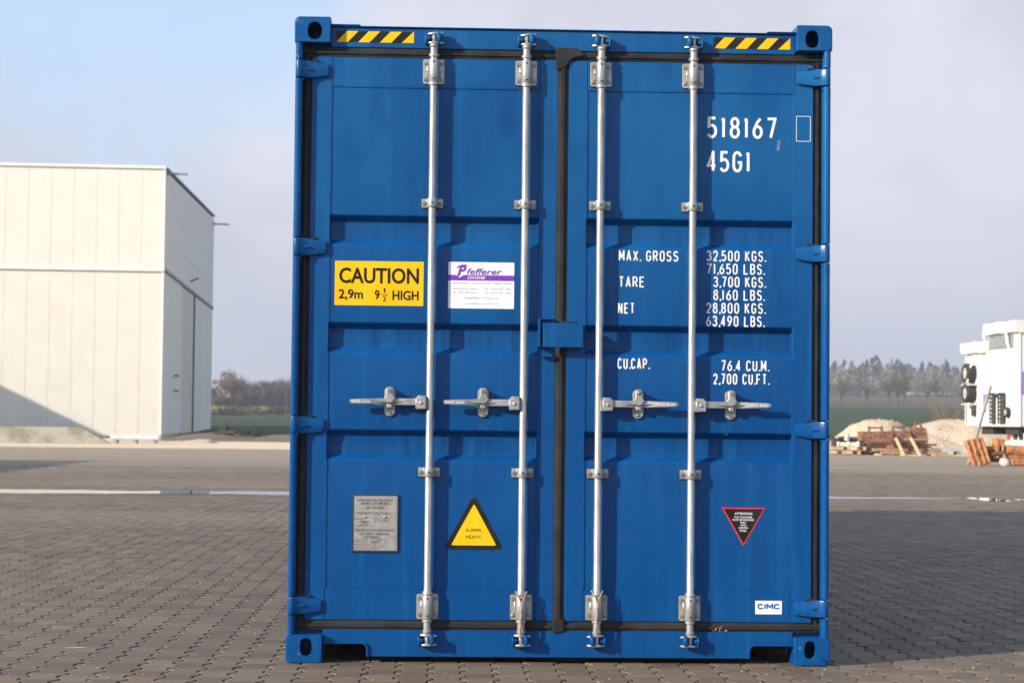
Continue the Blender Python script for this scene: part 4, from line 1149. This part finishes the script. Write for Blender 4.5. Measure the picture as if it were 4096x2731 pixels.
m = MB(); m.tube([(.03, 16.5, 9.3), (.55, 16.4, 9.5)], .05, 8); m.box(.45, .95, 16.05, 16.75, 9.35, 9.62, .05, Matrix.Rotation(R(-12), 4, 'Y')); m.build('floodlight', DARKM, HANG)
for y_, z_ in ((.35, 13.92), (HD_-.6, 14.7)):
    m = MB(); m.tube([(-.1, y_, z_), (1.15, y_-.1, z_-.03)], .06, 8); m.box(.02, .12, y_-.12, y_+.12, z_-.15, z_+.15, .01); m.build('roof_bracket', GREYTRIM, HANG)
for z_ in (3.35, 2.5):
    m = MB(); m.tube([(.05, 6.6, z_), (.28, 6.5, z_-.04), (.3, 6.3, z_-.02)], .05, 6); m.build('side_hook', RUSTD, HANG)
m = MB(); m.box(.045, .15, DY0-.3, DY1+.4, .0, .10, .01); m.build('door_track', GREYTRIM, HANG)

# ---- low concrete ramp wall, white trough, soil bank in front of the hangar
m = MB(); m.loft([[(-40, y, -.05), (-12.95, y, -.05), (-14.1, y, .60), (-14.25, y, .625), (-40, y, .625)] for y in (66.0, 66.45)])
m.build('ramp_wall', CONCRETE, None, 20, label='low weathered concrete ramp wall with a sloped end in front of the hangar', cat='wall')
T_ = thing('white_trough', 'long white metal trough on short legs beside the concrete ramp wall', 'trough', (-12.4, 68.2, 0))
m = MB(); m.box(-.95, .95, -.25, .25, .14, .33, .03); m.build('trough_body', SHEET, T_)
for x_ in (-.75, 0, .75): m = MB(); m.box(x_-.06, x_+.06, -.2, .2, -.03, .15); m.build('leg', CONCRETE, T_)
def bank(x0, x1, y0, y1, h, mat, name, label, seed):
    r = random.Random(seed); m = MB(); nx_, ny_ = 60, 10; rows = []
    for j in range(ny_+1):
        row = []
        for i in range(nx_+1):
            u, v_ = i/nx_, j/ny_; x = x0+(x1-x0)*u; y = y0+(y1-y0)*v_
            e = math.sin(math.pi*v_)**.8*min(1, u/.12, (1-u)/.06)
            z = h*e*(.75+.25*math.sin(x*1.1+seed)+.12*math.sin(x*2.9))+r.gauss(0, .012)*e
            row.append((x, y, z+TZ(x, y)-.03))
        rows.append(row)
    m.loft(rows, False, False, False); return m.build(name, mat, None, 50, label=label, cat='earth bank')
bank(-13.4, 4, 76, 88, .42, noisy('brown_soil', (.11, .08, .055), (.18, .135, .095), 2.5, .95, bstr=.5, bscale=8, bdist=.05), 'soil_bank', 'low brown soil bank between the hangar and the container', 2)
bank(-14.2, -9.6, 69.6, 73.0, .20, HEAPM, 'gravel_bank', 'small pale gravel bank at the foot of the hangar corner', 5)
bank(10.5, 27, 63.2, 68.6, .80, HEAPM, 'gravel_bank', 'long low gravel bank joining the heaps behind the rusty buckets', 7)
# machinery left on the soil bank
M_ = thing('earth_compactor', 'small orange and black machine parked on the soil bank beside the hangar', 'machine', (-10.25, 80.3, .32))
m = MB(); m.box(-.50, .45, -.3, .3, -.04, .07, .05); m.box(-.3, .50, -.28, .28, .02, .12, .05); m.build('orange_base', RUSTD, M_)
m = MB(); m.box(-.20, .12, -.25, .25, .08, .34, .06); m.tube([(-.18, 0, .28), (.05, 0, .40), (.18, 0, .12)], .03, 6); m.build('engine_block', DARKM, M_)
for x_, w_, lb in ((-9.36, .36, 'black steel box on the soil bank next to the small machine'), (-8.86, .33, 'black steel box on the soil bank between another box and the container')):
    m = MB(); m.box(x_-w_/2, x_+w_/2, 80.0, 80.4, .22, .47, .03); m.box(x_-w_/2-.06, x_+w_/2-.1, 80.05, 80.35, .22, .34, .02)
    m.build('tool_box', PAD, None, label=lb, cat='box', group='boxes on the soil bank')

# ---- halls standing beside the yard, whose shadows reach the paving and the hangar
def hall(x0, x1, y0, y1, h, label):
    H0 = thing('storage_hall', label, 'building', ((x0+x1)/2, (y0+y1)/2, 0))
    w, d = (x1-x0)/2, (y1-y0)/2
    m = MB(); m.box(-w, w, -d, d, -.05, h-.25); m.build('wall', CREAM, H0)
    m = MB(); m.box(-w-.0, w, -d, d, h-.25, h, .03); m.build('roof', GREYTRIM, H0)
    n = int(d*2/1.2)
    pm = MB(); pm.box(.0, .04, .01, 1.17, .1, h-.3, .01); me_ = pm.mesh('wall_panel', CREAM, 20)
    for i in range(n): o = link('wall_panel', me_, H0); o.location = (w, -d+i*1.2, 0)
hall(-52, -29.5, 2, 26.3, 9.9, 'cream flat-roofed storage hall beside the paved yard')
hall(-60, -38.55, 66, 92.5, 9.75, 'cream flat-roofed storage hall beside the tall hangar')

# ================================================================== things at the far right of the yard
def rotM(axis, a, loc=(0, 0, 0)): return Matrix.Translation(loc) @ Matrix.Rotation(R(a), 4, axis)
# pallets
def pallet(x, y, z, rz, label, w=1.2, d=.8):
    P_ = thing('pallet', label, 'pallet', (x, y, z), rz, 'pallets by the gravel heaps')
    bl = MB(); bl.box(0, .1, 0, .1, .02, .10, .006); bm_ = bl.mesh('block', WOODP)
    sl = MB(); sl.box(-w/2, w/2, 0, .1, 0, .022, .003); sm_ = sl.mesh('slat', WOOD)
    for i in range(5): o = link('slat', sm_, P_); o.location = (0, -d/2+i*(d-.1)/4, .12)
    for i in range(3): o = link('slat', sm_, P_); o.location = (0, -d/2+i*(d-.1)/2, 0)
    for i in range(3):
        for j in range(3): o = link('block', bm_, P_); o.location = (-w/2+i*(w-.1)/2, -d/2+j*(d-.1)/2, 0)
    cr = MB(); cr.box(0, .1, -d/2, d/2, .10, .122, .003); cm_ = cr.mesh('cross_slat', WOODP)
    for i in range(3): o = link('cross_slat', cm_, P_); o.location = (-w/2+i*(w-.1)/2, 0, 0)
    return P_
g = TZ(13.5, 59)
pallet(13.40, 59.0, g, .03, 'weathered wooden pallet on the ground under another pallet')
pallet(13.62, 59.05, g+.142, -.04, 'wooden pallet carrying old machine parts')
zt = g+.284
A_ = thing('machine_parts', 'heap of dark hydraulic machine parts with white canisters on a pallet', 'machine parts', (13.62, 59.05, zt))
m = MB(); m.box(-.52, .62, -.05, .05, .14, .20, .01); m.box(-.5, -.42, -.28, .28, 0, .30, .01); m.box(.4, .47, -.25, .25, 0, .2, .01); m.cyl((-.3, 0, .24), (-.05, .05, .26), .09, n=12, c=.01); m.cyl((.1, 0, .25), (.35, -.05, .24), .085, n=12, c=.01); m.tube([(-.8, -.1, .32), (-.62, -.1, .36), (-.45, -.05, .28), (-.3, 0, .2)], .022, 8); m.build('steel_frame', DARKM, A_)
for x_ in (-.36, .0, .34):
    m = MB(); m.lathe((x_, -.22, 0), (0, 0, 1), [(0, .062), (.01, .067), (.135, .067), (.15, .05), (.17, .05)], 14); m.build('canister', WHITEM, A_, 40)
m = MB(); m.lathe((-.02, -.06, .2), (.1, 0, 1), [(0, .10), (.12, .10), (.2, .07), (.26, .02)], 14); m.build('motor', HUB, A_, 40)
m = MB(); m.tube([(-.1, .1, .25), (.05, .1, .45), (.1, .1, .3)], .018, 6); m.build('hose', DARKM, A_, 40)
m = MB(); m.box(.6, .95, -.2, .2, 0-.28, -.02, .03); m.box(.62, .9, -.15, .1, -.04, .12, .03); m.build('cast_block', RUSTD, A_)
# buckets
def bucket(x, y, w, h, d, label, ear=.45, bar=True, tall=0.0, rz=0.0):
    B0 = thing('excavator_bucket', label, 'bucket', (x, y, TZ(x, y)), rz, None)
    def prof(k):   # open to the back, curved shell towards the viewer
        return [(d*.5*k, h*.98), (-d*.10, h), (-d*.34, h*.86), (-d*.46, h*.55), (-d*.48, h*.25), (-d*.40, .05), (-d*.2, .0), (d*.5, .0)]
    o_ = prof(1); i_ = [(a*.93+.004, b*.95+.018) for a, b in o_]
    loop = o_+i_[::-1]
    m = MB(); m.loft([[(sx*w/2*(.92 if z > h*.9 else 1), yy, z) for yy, z in loop] for sx in (-1, 1)]); m.build('shell', RUST, B0, 40)
    for sx in (-1, 1):
        m = MB(); m.loft([[(sx*(w/2+t_)*(.94 if z > h*.9 else 1), yy, z) for yy, z in prof(1)] for t_ in (-.012, .014)]); m.build('side_plate', RUST, B0, 30)
    for sx in (-1, 1):
        m = MB(); e = [(-.20*d, h*.80), (-.02*d, h*.92), (.10*d, h*.98), (.12*d, h+.17+tall), (0, h+.20+tall), (-.16*d, h+.10+tall), (-.28*d, h*.86)]
        m.loft([[(sx*ear/2+t_, yy, z) for yy, z in e] for t_ in (-.018, .018)]); m.build('ear', RUST, B0, 30)
    m = MB(); m.cyl((-ear/2-(.06 if tall else .0), -.02*d, h+.13+tall), (ear/2+(.06 if tall else 0), -.02*d, h+.13+tall), .026, n=10); m.build('pin', RUSTD, B0)
    for i in range(4):
        m = MB(); m.box(-.02, .02, -d*.40, -d*.26, h*.66, h*.80, .006); o = m.build('tooth_lug', RUSTD, B0); o.location.x = (i-1.5)*w*.16
    m = MB(); m.box(-w*.3, w*.3, -d*.49, -d*.46, h*.28, h*.52, .004); m.build('wear_plate', RUSTD, B0)
    return B0
bucket(14.80, 59.9, 1.10, .80, .95, 'wide rusty excavator bucket beside the pallet of machine parts', .46)
bucket(15.68, 60.2, .76, .82, .9, 'medium rusty excavator bucket between two other buckets', .40)
bucket(16.44, 60.4, .50, .95, .8, 'narrow tall rusty excavator bucket with a cross pin on top', .20, tall=.0)
# timber pile and leaning boards
pz = TZ(15.5, 58.4)
for x0, x1, y, z, t in ((14.35, 16.75, 58.35, .16, .09), (14.6, 16.9, 58.15, .07, .08), (14.9, 16.4, 58.42, .27, .07), (15.0, 16.55, 58.25, .36, .07), (14.95, 16.05, 58.38, .45, .07), (15.55, 16.35, 58.6, .54, .06), (14.3, 15.6, 58.7, .10, .08)):
    m = MB(); m.box(x0, x1, y-.09, y+.09, pz+z-.0, pz+z+t, .008)
    m.build('timber_beam', random.choice([WOOD, RUSTD, WOOD]), None, label='weathered timber beam lying in the pile before the rusty buckets', cat='timber', group='beams of the timber pile')
for x_, lb in ((14.55, 'wooden bearer under the pallet end of the timber pile'), (15.3, 'wooden bearer under the middle of the timber pile'), (16.4, 'wooden bearer under the timber pile end by the metal sheets')):
    m = MB(); m.box(x_-.06, x_+.06, 58.0, 58.8, pz-.02, pz+.075, .008); m.build('bearer', WOODP, None, label=lb, cat='timber', group='bearers under the timber pile')
for xa, xb, lb in ((15.10, 15.32, 'pale board leaning on the timber pile below the wide bucket'), (15.62, 15.88, 'pale board leaning on the timber pile below the medium bucket')):
    a, b = Vector((xb, 57.72, pz)), Vector((xa, 58.08, pz+.63)); d = (b-a); M0 = d.to_track_quat('Z', 'X').to_matrix().to_4x4()
    m = MB(); m.box(-.055, .055, -.03, .03, 0, d.length, .006, Matrix.Translation(a) @ M0); m.build('leaning_board', WOODP, None, label=lb, cat='board', group='leaning boards')
m = MB(); m.box(15.2, 16.0, 57.75, 57.83, pz-.005, pz+.05, .006); m.build('floor_batten', WOODP, None, label='pale wooden batten on the ground at the feet of the leaning boards', cat='batten')
S_ = thing('sheet_stack', 'stack of pale metal sheets on blocks beside the coarse gravel heap', 'metal sheets', (17.55, 60.6, TZ(17.55, 60.6)))
for i in range(4):
    m = MB(); m.box(-.55+random.uniform(-.05, .05), .60+random.uniform(-.05, .05), -.3, .3, .12+i*.032, .145+i*.032, .004); m.build('metal_sheet', SHEET, S_)
for x_ in (-.35, .35): m = MB(); m.box(x_-.06, x_+.06, -.28, .28, -.02, .122, .006); m.build('block', WOOD, S_)

# ---- white trailers with rolled tarpaulins
ang = math.atan2(.995, -.10)
def wheel(parent, loc, r, w, axis, name='wheel', mt=None):
    ax = Vector(axis).normalized(); p = Vector(loc)
    m = MB(); m.lathe(p-ax*w/2, ax, [(0, r*.62), (0.0, r*.9), (w*.15, r), (w*.85, r), (w, r*.9), (w, r*.62), (w*.8, r*.58), (w*.2, r*.58)], 24)
    t_ = m.build(name, mt or TYRE, parent, 40)
    m = MB(); m.lathe(p-ax*w*.42, ax, [(0, r*.56), (0, r*.6), (w*.3, r*.6), (w*.84, r*.60), (w*.84, r*.3), (w*.9, r*.2)], 18); m.build('rim', HUB, t_, 40)
def trailer(loc, label, h, full):
    T0 = thing('trailer', label, 'trailer', loc, ang, None)
    W_, L_ = 2.42, 9.0
    m = MB(); m.box(0, W_, -L_, 0, 1.02, h-.35, .03); m.build('body', WHITEM, T0)
    m = MB()
    prof = [(.05, h-.36), (.16, h-.34), (.20, h-.2), (.19, h-.02), (.08, h+.01), (-L_-.05, h+.01), (-L_-.05, h-.36)]
    m.loft([[(x_, y_, z_+.02*math.sin(x_*5+y_)) for y_, z_ in prof] for x_ in (-.07, .4, .8, 1.2, 1.6, 2.0, W_+.07)]); m.build('rolled_tarpaulin', TARP, T0, 40)
    for x_ in (0, .6, 1.2, 1.8, W_): m = MB(); m.box(x_-.03, x_+.03, 0.0, .035, 1.05, h-.37, .008); m.build('wall_rib', WHITEM, T0)
    m = MB(); m.box(.75, 1.65, -L_, -.2, .78, 1.02, .02); m.build('chassis', DARKM, T0)
    for y_ in (-6.2, -7.5):
        for x_ in (.16, W_-.16): wheel(T0, (x_, y_, .50), .50, .28, (1, 0, 0))
    for x_ in (.55, W_-.55):
        m = MB(); m.box(x_-.06, x_+.06, -1.9, -1.78, .03, 1.0, .01); m.box(x_-.14, x_+.14, -1.98, -1.70, -.02, .04, .01); m.build('landing_leg', DARKM, T0)
    return T0, W_
TA, W_ = trailer((16.72, 49.0, 0), 'tall white trailer with black perforated ramps on its front wall', 4.20, True)
m = MB(); m.box(.5, 2.38, .0, .05, 3.40, 3.80, .02); m.build('vent_panel', GLASSD, TA)
for x_ in (2.40, .62): m = MB(); m.tube([(x_, .06, 3.25), (x_, .16, 3.55), (x_, .22, 3.95)], .045, 8); m.build('tarpaulin_arm', WHITEM, TA)
for xa, xb in ((1.86, 2.20), (1.10, 1.55)):
    m = MB(); m.box(xa, xb, .03, .12, 1.12, 2.06, .02); o = m.build('loading_ramp', DARKM, TA)
    dm = MB()
    for k in range(7): dm.cyl(((xa+xb)/2, .12, 1.2+k*.125), ((xa+xb)/2, .128, 1.2+k*.125), .032, n=10)
    dm.build('ramp_hole', WHITEM, o)
m = MB(); m.cyl((1.8, .1, 1.98), (1.2, .1, 2.0), .05, n=10); m.build('winch', DARKM, TA)
wheel(TA, (.86, .08, 1.46), .16, .12, (0, 1, 0), 'rope_drum')
m = MB(); m.box(-.012, .0, -1.6, -.03, 1.98, 2.68, .003); m.build('lilac_panel', LILAC, TA)
m = MB(); m.tube([(-.03, -.35, 1.3), (-.08, -.35, 1.36), (-.08, -.35, 1.5), (-.03, -.35, 1.55)], .02, 8); m.build('grab_handle', HUB, TA)
bm2 = MB(); bm2.box(.35, 2.0, -.55, -.40, .58, .84, .02); bm2.box(.3, 2.1, -.60, -.35, .46, .56, .02); bm2.box(.9, 1.1, -.6, -.3, .8, 1.03); bm2.build('bumper', WHITEM, TA)
for x_ in (.42, 1.84): m = MB(); m.box(x_-.1, x_+.1, -.405, -.36, .62, .78, .015); m.build('tail_lamp', LAMPR, TA)
for x_ in (.9, 1.35): m = MB(); m.box(x_-.16, x_+.16, -.41, -.385, .62, .80, .01); m.build('lamp_recess', DARKM, TA)
TB, W_ = trailer((16.74, 51.75, 0), 'white trailer with two spare wheels on its front wall behind the taller trailer', 3.70, False)
for z_ in (2.72, 2.08): wheel(TB, (1.80, .17, z_), .31, .30, (0, 1, 0), 'spare_wheel')
for z_ in (2.36, 1.74): m = MB(); m.box(1.45, 2.15, .03, .30, z_-.03, z_, .008); m.build('wheel_carrier', WHITEM, TB)
m = MB(); m.tube([(1.50, .05, 3.05), (1.56, .2, 2.95), (1.6, .30, 2.4)], .03, 6); m.build('carrier_arm', WHITEM, TB)
m = MB(); m.box(.53, 1.0, .0, .012, 1.46, 2.06, .003); m.build('lilac_panel', LILAC, TB)
m = MB(); m.tube([(2.36, .06, 1.1), (2.36, .06, 3.2)], .022, 6)
for k in range(10): m.tube([(2.36, .06, 1.2+k*.2), (2.5, .06, 1.2+k*.2)], .014, 5)
m.build('ladder', HUB, TB)
m = MB(); m.box(1.55, 1.75, .02, .12, 1.35, 1.65, .02); m.build('valve_box', DARKM, TB)

# ---- orange snow plough and pole in front of the trailers
SP = thing('snow_plough', 'rusty orange snow plough blade with frame standing on a castor wheel before the trailers', 'snow plough', (13.9, 42.3, 0))
import_M = Matrix.Translation((-.24, -.1, .0)) @ Matrix.Rotation(R(-15), 4, 'Y') @ Matrix.Rotation(R(-14), 4, 'X')
m = MB(); m.box(-.25, .25, -.02, .03, 0, .75, .01, import_M); m.build('blade', ORANGE, SP)
for x_ in (-.19, -.04, .10, .22): m = MB(); m.box(x_-.035, x_+.035, -.075, -.02, .02, .74, .015, import_M); m.build('blade_rib', ORANGE, SP)
m = MB(); m.box(-.06, .02, -.1, -.07, .28, .40, .01, import_M); m.build('blade_bracket', RUSTD, SP)
m = MB(); m.box(-.1, 1.9, .15, .30, .40, .52, .02); m.box(.1, 1.9, .05, .12, .20, .30, .02); m.box(.18, .26, .0, .4, .2, .70, .015); m.build('frame_beam', ORANGE, SP)
m = MB(); m.box(.14, .40, .02, .30, .52, .72, .03); m.build('mounting_head', ORANGE, SP)
m = MB(); m.cyl((.45, .1, .42), (1.9, .2, .30), .13, n=16, c=.02); m.build('brush_roller', ORANGE, SP, 40)
m = MB(); m.box(.55, 1.9, -.10, .1, .02, .2, .03); m.build('lower_blade', ORANGE, SP)
m = MB(); m.box(.02, .4, .1, .5, .1, .42, .03); m.cyl((.05, .05, .3), (.35, .0, .34), .06, n=10); m.build('hydraulic_unit', RUSTD, SP)
m = MB(); m.tube([(.36, .05, .62), (.36, .0, .30), (.40, -.08, .22)], .032, 8); m.build('castor_arm', ORANGE, SP)
wheel(SP, (.34, -.10, .112), .112, .07, (0.15, 1, 0), 'castor_wheel', noisy('pale_castor', (.50, .49, .46), (.62, .60, .57), 9, .6))
m = MB(); m.tube([(13.38, 42.5, .0), (14.02, 42.62, 2.11)], .042, 10); m.build('steel_pole', noisy('grey_pole', (.22, .20, .19), (.32, .28, .25), 8, .6, .2), None, 40, label='long grey steel pole leaning over the orange snow plough', cat='pole')

# ================================================================== trees and wood
def bare_tree(seed, H_, spread, levels=5, droop=.0, trunk=.30):
    r = random.Random(seed); tk, tw = MB(), MB()
    def grow(p, d, L_, rad, lev):
        mid = p+d*L_*.5+Vector((r.gauss(0, 1), r.gauss(0, 1), r.gauss(0, .4)))*L_*.05
        e = p+d*L_+Vector((r.gauss(0, 1), r.gauss(0, 1), r.gauss(0, .5)))*L_*.07
        (tk if lev <= 1 else tw).tube([p, mid, e], [rad, rad*.82, rad*.62], 5 if lev <= 1 else 3, False)
        if lev >= levels: return
        n = {0: 9, 1: 6, 2: 5, 3: 4}.get(lev, 3)
        for i in range(n):
            t = r.uniform(.35, 1.0) if lev else r.uniform(.30, 1.0)
            b = p.lerp(e, t); a = r.uniform(0, 2*math.pi); o = Vector((math.cos(a), math.sin(a), 0))
            dd = (d*r.uniform(.45, .9)+o*spread*r.uniform(.5, 1.1)+Vector((0, 0, .30-droop))).normalized()
            grow(b, dd, L_*r.uniform(.48, .68), rad*.45*(1.1-t*.4), lev+1)
    grow(Vector((0, 0, -.2)), Vector((r.gauss(0, .03), r.gauss(0, .03), 1)).normalized(), H_*.52, H_*.022, 0)
    return tk, tw
BARK = noisy('grey_bark', (.055, .045, .038), (.085, .07, .06), 4, .9, bstr=0, obj=True)
TWIG = noisy('bare_twigs', (.075, .058, .046), (.11, .088, .07), 2, .9, bstr=0, obj=True)
BRLEAF = noisy('withered_leaves', (.15, .078, .045), (.215, .12, .070), .8, .9, bstr=0, obj=True)
SHRUBC = noisy('russet_twigs', (.17, .085, .05), (.20, .14, .065), 1.0, .9, bstr=0, obj=True)
TREEM = []
for sd_, spr in ((1, .75), (2, .6), (3, .85)):
    tk, tw = bare_tree(sd_, 7.0, spr); TREEM.append((tk.mesh('trunk', BARK, 60, False), tw.mesh('crown', TWIG, 0, False)))
def place_tree(x, y, sc_, rz, k, label, group=None, cat='tree', wide=1.0):
    t0 = thing('tree', label, cat, (x, y, TZ(x, y)), rz, group); t0.scale = (sc_*wide, sc_*wide, sc_)
    link('trunk', TREEM[k][0], t0); link('crown', TREEM[k][1], t0); return t0
RT = 'bare trees along the country road'
for x, y, sc_, k, lab in ((75.4, 360, .92, 0, 'bare dark tree in the field beyond the wide rusty bucket'), (80.0, 360, .64, 1, 'small bare tree in the field beyond the wide rusty bucket'), (86.3, 360, 1.10, 2, 'tallest bare tree in the field, beyond the rusty buckets'), (91.6, 360, .80, 0, 'bare tree in the field beyond the narrow rusty bucket'), (72.4, 362, 1.02, 1, 'bare tree in the field right beside the blue container'), (98.5, 420, .95, 2, 'bare tree in the field beside the white trailers'), (104, 430, 1.15, 1, 'bare tree showing above the orange shrub'), (110, 425, 1.0, 0, 'bare tree behind the white trailers')):
    place_tree(x, y, sc_, random.random()*6, k, lab, RT)
# trees to the side of the hangar
def leafy(seed, H_, rx, label, x, y, mat, n=5200, q=.24):
    r = random.Random(seed); t0 = thing('tree', label, 'tree', (x, y, TZ(x, y)))
    tk, tw = bare_tree(seed, H_*1.05, .8, 4); tk.build('trunk', BARK, t0, 60, fix=False)
    cl = [(Vector((r.gauss(0, .42)*rx, r.gauss(0, .42)*rx, H_*(.58+r.gauss(0, .17)))), r.uniform(.5, 1.1)) for _ in range(46)]
    for i in range(n):
        c_, s_ = r.choice(cl); p = c_+Vector((r.gauss(0, .5), r.gauss(0, .5), r.gauss(0, .45)))*s_*rx*.42
        if p.z < H_*.16: continue
        a, b = Vector((r.gauss(0, 1), r.gauss(0, 1), r.gauss(0, 1))).normalized()*q, Vector((r.gauss(0, 1), r.gauss(0, 1), r.gauss(0, 1))).normalized()*q
        tw.add([p-a-b*.5, p+a-b*.4, p+b], [(0, 1, 2)])
    tw.build('crown', mat, t0, 0, fix=False)
leafy(11, 7.4, 3.3, 'round russet-leaved tree on the field edge beside the hangar', -49.3, 450, BRLEAF)
leafy(12, 4.6, 2.4, 'low withered tree close beside the far corner of the hangar', -54.8, 452, BRLEAF, 2600)
LT = 'bare trees in the hedgerow by the hangar'
for x, y, sc_, k, lab in ((-42.0, 447, .85, 0, 'bare tree standing alone in the hedgerow beside the russet tree'), (-38.9, 450, 1.12, 2, 'tall bare tree in the hedgerow'), (-36.2, 448, 1.15, 1, 'tall dense bare tree in the hedgerow close beside the container'), (-34.3, 452, 1.05, 0, 'bare tree in the hedgerow half hidden by the container'), (-50.9, 440, .55, 1, 'small bare tree in front of the russet tree'), (-40.6, 455, .95, 1, 'dense bare tree in the hedgerow between two taller ones'), (-33.0, 449, 1.2, 2, 'tallest bare tree in the hedgerow, behind the edge of the container'), (-47.0, 440, .62, 2, 'slim bare tree in front of the russet tree')):
    place_tree(x, y, sc_, random.random()*6, k, lab, LT, wide=1.15)
# hedge: low scrub, nobody could count the bushes
def scrub(name, spots, mat, seed, label=None, kind='stuff', q=.22, n=46):
    r = random.Random(seed); m = MB()
    for x, y, h in spots:
        z0 = TZ(x, y)
        for i in range(n):
            a, t = r.uniform(0, 6.28), r.random()
            p = Vector((x+r.gauss(0, .45)*h, y+r.gauss(0, .4)*h, z0+h*r.random()**1.2))
            d = Vector((r.gauss(0, .5), r.gauss(0, .5), 1)).normalized()*h*.32; s_ = d.orthogonal().normalized()*q*.35
            m.add([p-s_, p+s_, p+d], [(0, 1, 2)])
    return m.build(name, mat, None, 0, fix=False, kind=kind)
r_ = random.Random(4)
scrub('hedge', [(r_.uniform(-66, -20), 335+r_.gauss(0, 4), r_.uniform(.6, 1.9)) for _ in range(150)], noisy('hedge_twigs', (.045, .040, .028), (.07, .062, .042), .5, .9, bstr=0), 6)
scrub('thicket', [(r_.uniform(-45, -29), 455+r_.gauss(0, 3), r_.uniform(2.2, 5.2)) for _ in range(70)] + [(r_.uniform(-53, -46), 455+r_.gauss(0, 2), r_.uniform(1.0, 2.4)) for _ in range(26)], noisy('thicket_twigs', (.050, .042, .036), (.085, .068, .055), .3, .9, bstr=0), 19, q=.30, n=110)
b0 = thing('shrub', 'orange-twigged shrub growing beside the white trailers', 'shrub', (21.9, 76, TZ(21.9, 76)))
m = MB(); r2 = random.Random(9)
for i in range(120):
    a = r2.uniform(0, 6.28); d = Vector((math.cos(a)*.55, math.sin(a)*.4, 1)).normalized(); L_ = r2.uniform(1.2, 3.0); p = Vector((r2.gauss(0, .35), r2.gauss(0, .3), 0))
    m.tube([p, p+d*L_*.6, p+d*L_+Vector((r2.gauss(0, .15), 0, 0))], [.009, .006, .003], 3, False)
m.build('twigs', SHRUBC, b0, 0, fix=False)
m = MB()
for i in range(9): m.tube([(r2.gauss(0, .2), r2.gauss(0, .2), -.1), (r2.gauss(0, .4), r2.gauss(0, .3), .7)], [.03, .015], 5)
m.build('stems', BARK, b0, 60)
# road on the slope
m = MB(); nx_ = 60
for i in range(nx_):
    x0, x1 = -30+i*6.0, -24+i*6.0
    m.add([(x0, 646, TZ(x0, 646)+.25), (x1, 646, TZ(x1, 646)+.25), (x1, 655, TZ(x1, 655)+.25), (x0, 655, TZ(x0, 655)+.25)], [(0, 1, 2, 3)])
m.build('road', noisy('pale_asphalt', (.26, .26, .27), (.32, .32, .33), .3, .8, bstr=0), None, 0, fix=False, kind='structure')
# wood on the hill
def wood_material():
    m, N, L, B = newmat('autumn_wood'); a = N.new('ShaderNodeAttribute'); a.attribute_name = 'tint'
    cr = N.new('ShaderNodeValToRGB'); e = cr.color_ramp.elements
    e[0].position, e[0].color = 0.0, (.030, .046, .038, 1); e[1].position, e[1].color = 1.0, (.19, .10, .05, 1)
    for p_, c_ in ((.30, (.042, .060, .044)), (.34, (.13, .112, .078)), (.6, (.18, .155, .10)), (.85, (.19, .17, .115))):
        q = e.new(p_); q.color = (*c_, 1)
    cr.color_ramp.interpolation = 'LINEAR'; L.new(a.outputs['Fac'], cr.inputs[0]); L.new(cr.outputs[0], B.inputs['Base Color']); B.inputs['Roughness'].default_value = .95; B.inputs['Specular IOR Level'].default_value = .1
    return m
V, F, T = [], [], []; r = random.Random(21)
def add_tri(a, b, c_, t):
    o = len(V); V.extend((tuple(a), tuple(b), tuple(c_))); F.append((o, o+1, o+2)); T.append(t)
for i in range(2150):
    y = r.uniform(700, 1010); x = r.uniform(40, .36*y+30) if r.random() < .74 else r.uniform(-45, 40)
    z0 = TZ(x, y); con = r.random() < (.42 if y > 880 else .12)
    H_ = r.uniform(10, 15.5) if con else r.uniform(8, 13.5)
    if y < 760: H_ *= .75
    t = r.uniform(.0, .28) if con else r.uniform(.36, .95)
    for k in range(30):
        u = r.random()
        if con: rad = (1-u)**.8*H_*.17+.2; zc_ = z0+H_*(.10+.9*u)
        else: rad = math.sin(math.pi*min(1, .12+.86*u))*H_*.28; zc_ = z0+H_*(.18+.80*u)
        a = r.uniform(0, 6.28); p = Vector((x+math.cos(a)*rad*r.uniform(.4, 1), y+math.sin(a)*rad*r.uniform(.4, 1), zc_))
        q = H_*(.10 if con else .085); da = Vector((r.gauss(0, 1), r.gauss(0, 1), r.gauss(0, 1))).normalized()*q; db = Vector((r.gauss(0, 1), r.gauss(0, 1), r.gauss(0, 1))).normalized()*q
        if con: db = Vector((0, 0, q*1.6))
        add_tri(p-da, p+da, p+db, min(.99, max(0, t+r.gauss(0, .03))))
me = bpy.data.meshes.new('wood'); me.from_pydata(V, [], F); at = me.attributes.new('tint', 'FLOAT', 'FACE'); at.data.foreach_set('value', T); me.materials.append(wood_material())
link('hillside_wood', me, None, kind='stuff')
# thin scrub at the wood's edge by the road
r_ = random.Random(14)
scrub('roadside_scrub', [(r_.uniform(60, 240), 665+r_.gauss(0, 8), r_.uniform(1.5, 4.5)) for _ in range(170)], noisy('scrub_twigs', (.13, .085, .055), (.17, .12, .075), .1, .9, bstr=0), 16, q=.9, n=30)

# ================================================================== air
hz = MB(); hz.box(-2600, 2600, -2400, 3600, -8, 75)
ho = hz.build('haze', None, None, 0, kind='stuff')
hm = bpy.data.materials.new('haze_air'); hm.use_nodes = True; hn = hm.node_tree.nodes; hn.clear()
ov = hn.new('ShaderNodeOutputMaterial'); vol = hn.new('ShaderNodeVolumePrincipled'); vol.inputs['Color'].default_value = (.86, .90, 1.0, 1); vol.inputs['Density'].default_value = .0005; vol.inputs['Anisotropy'].default_value = .2
hm.node_tree.links.new(vol.outputs[0], ov.inputs['Volume']); ho.data.materials.append(hm)
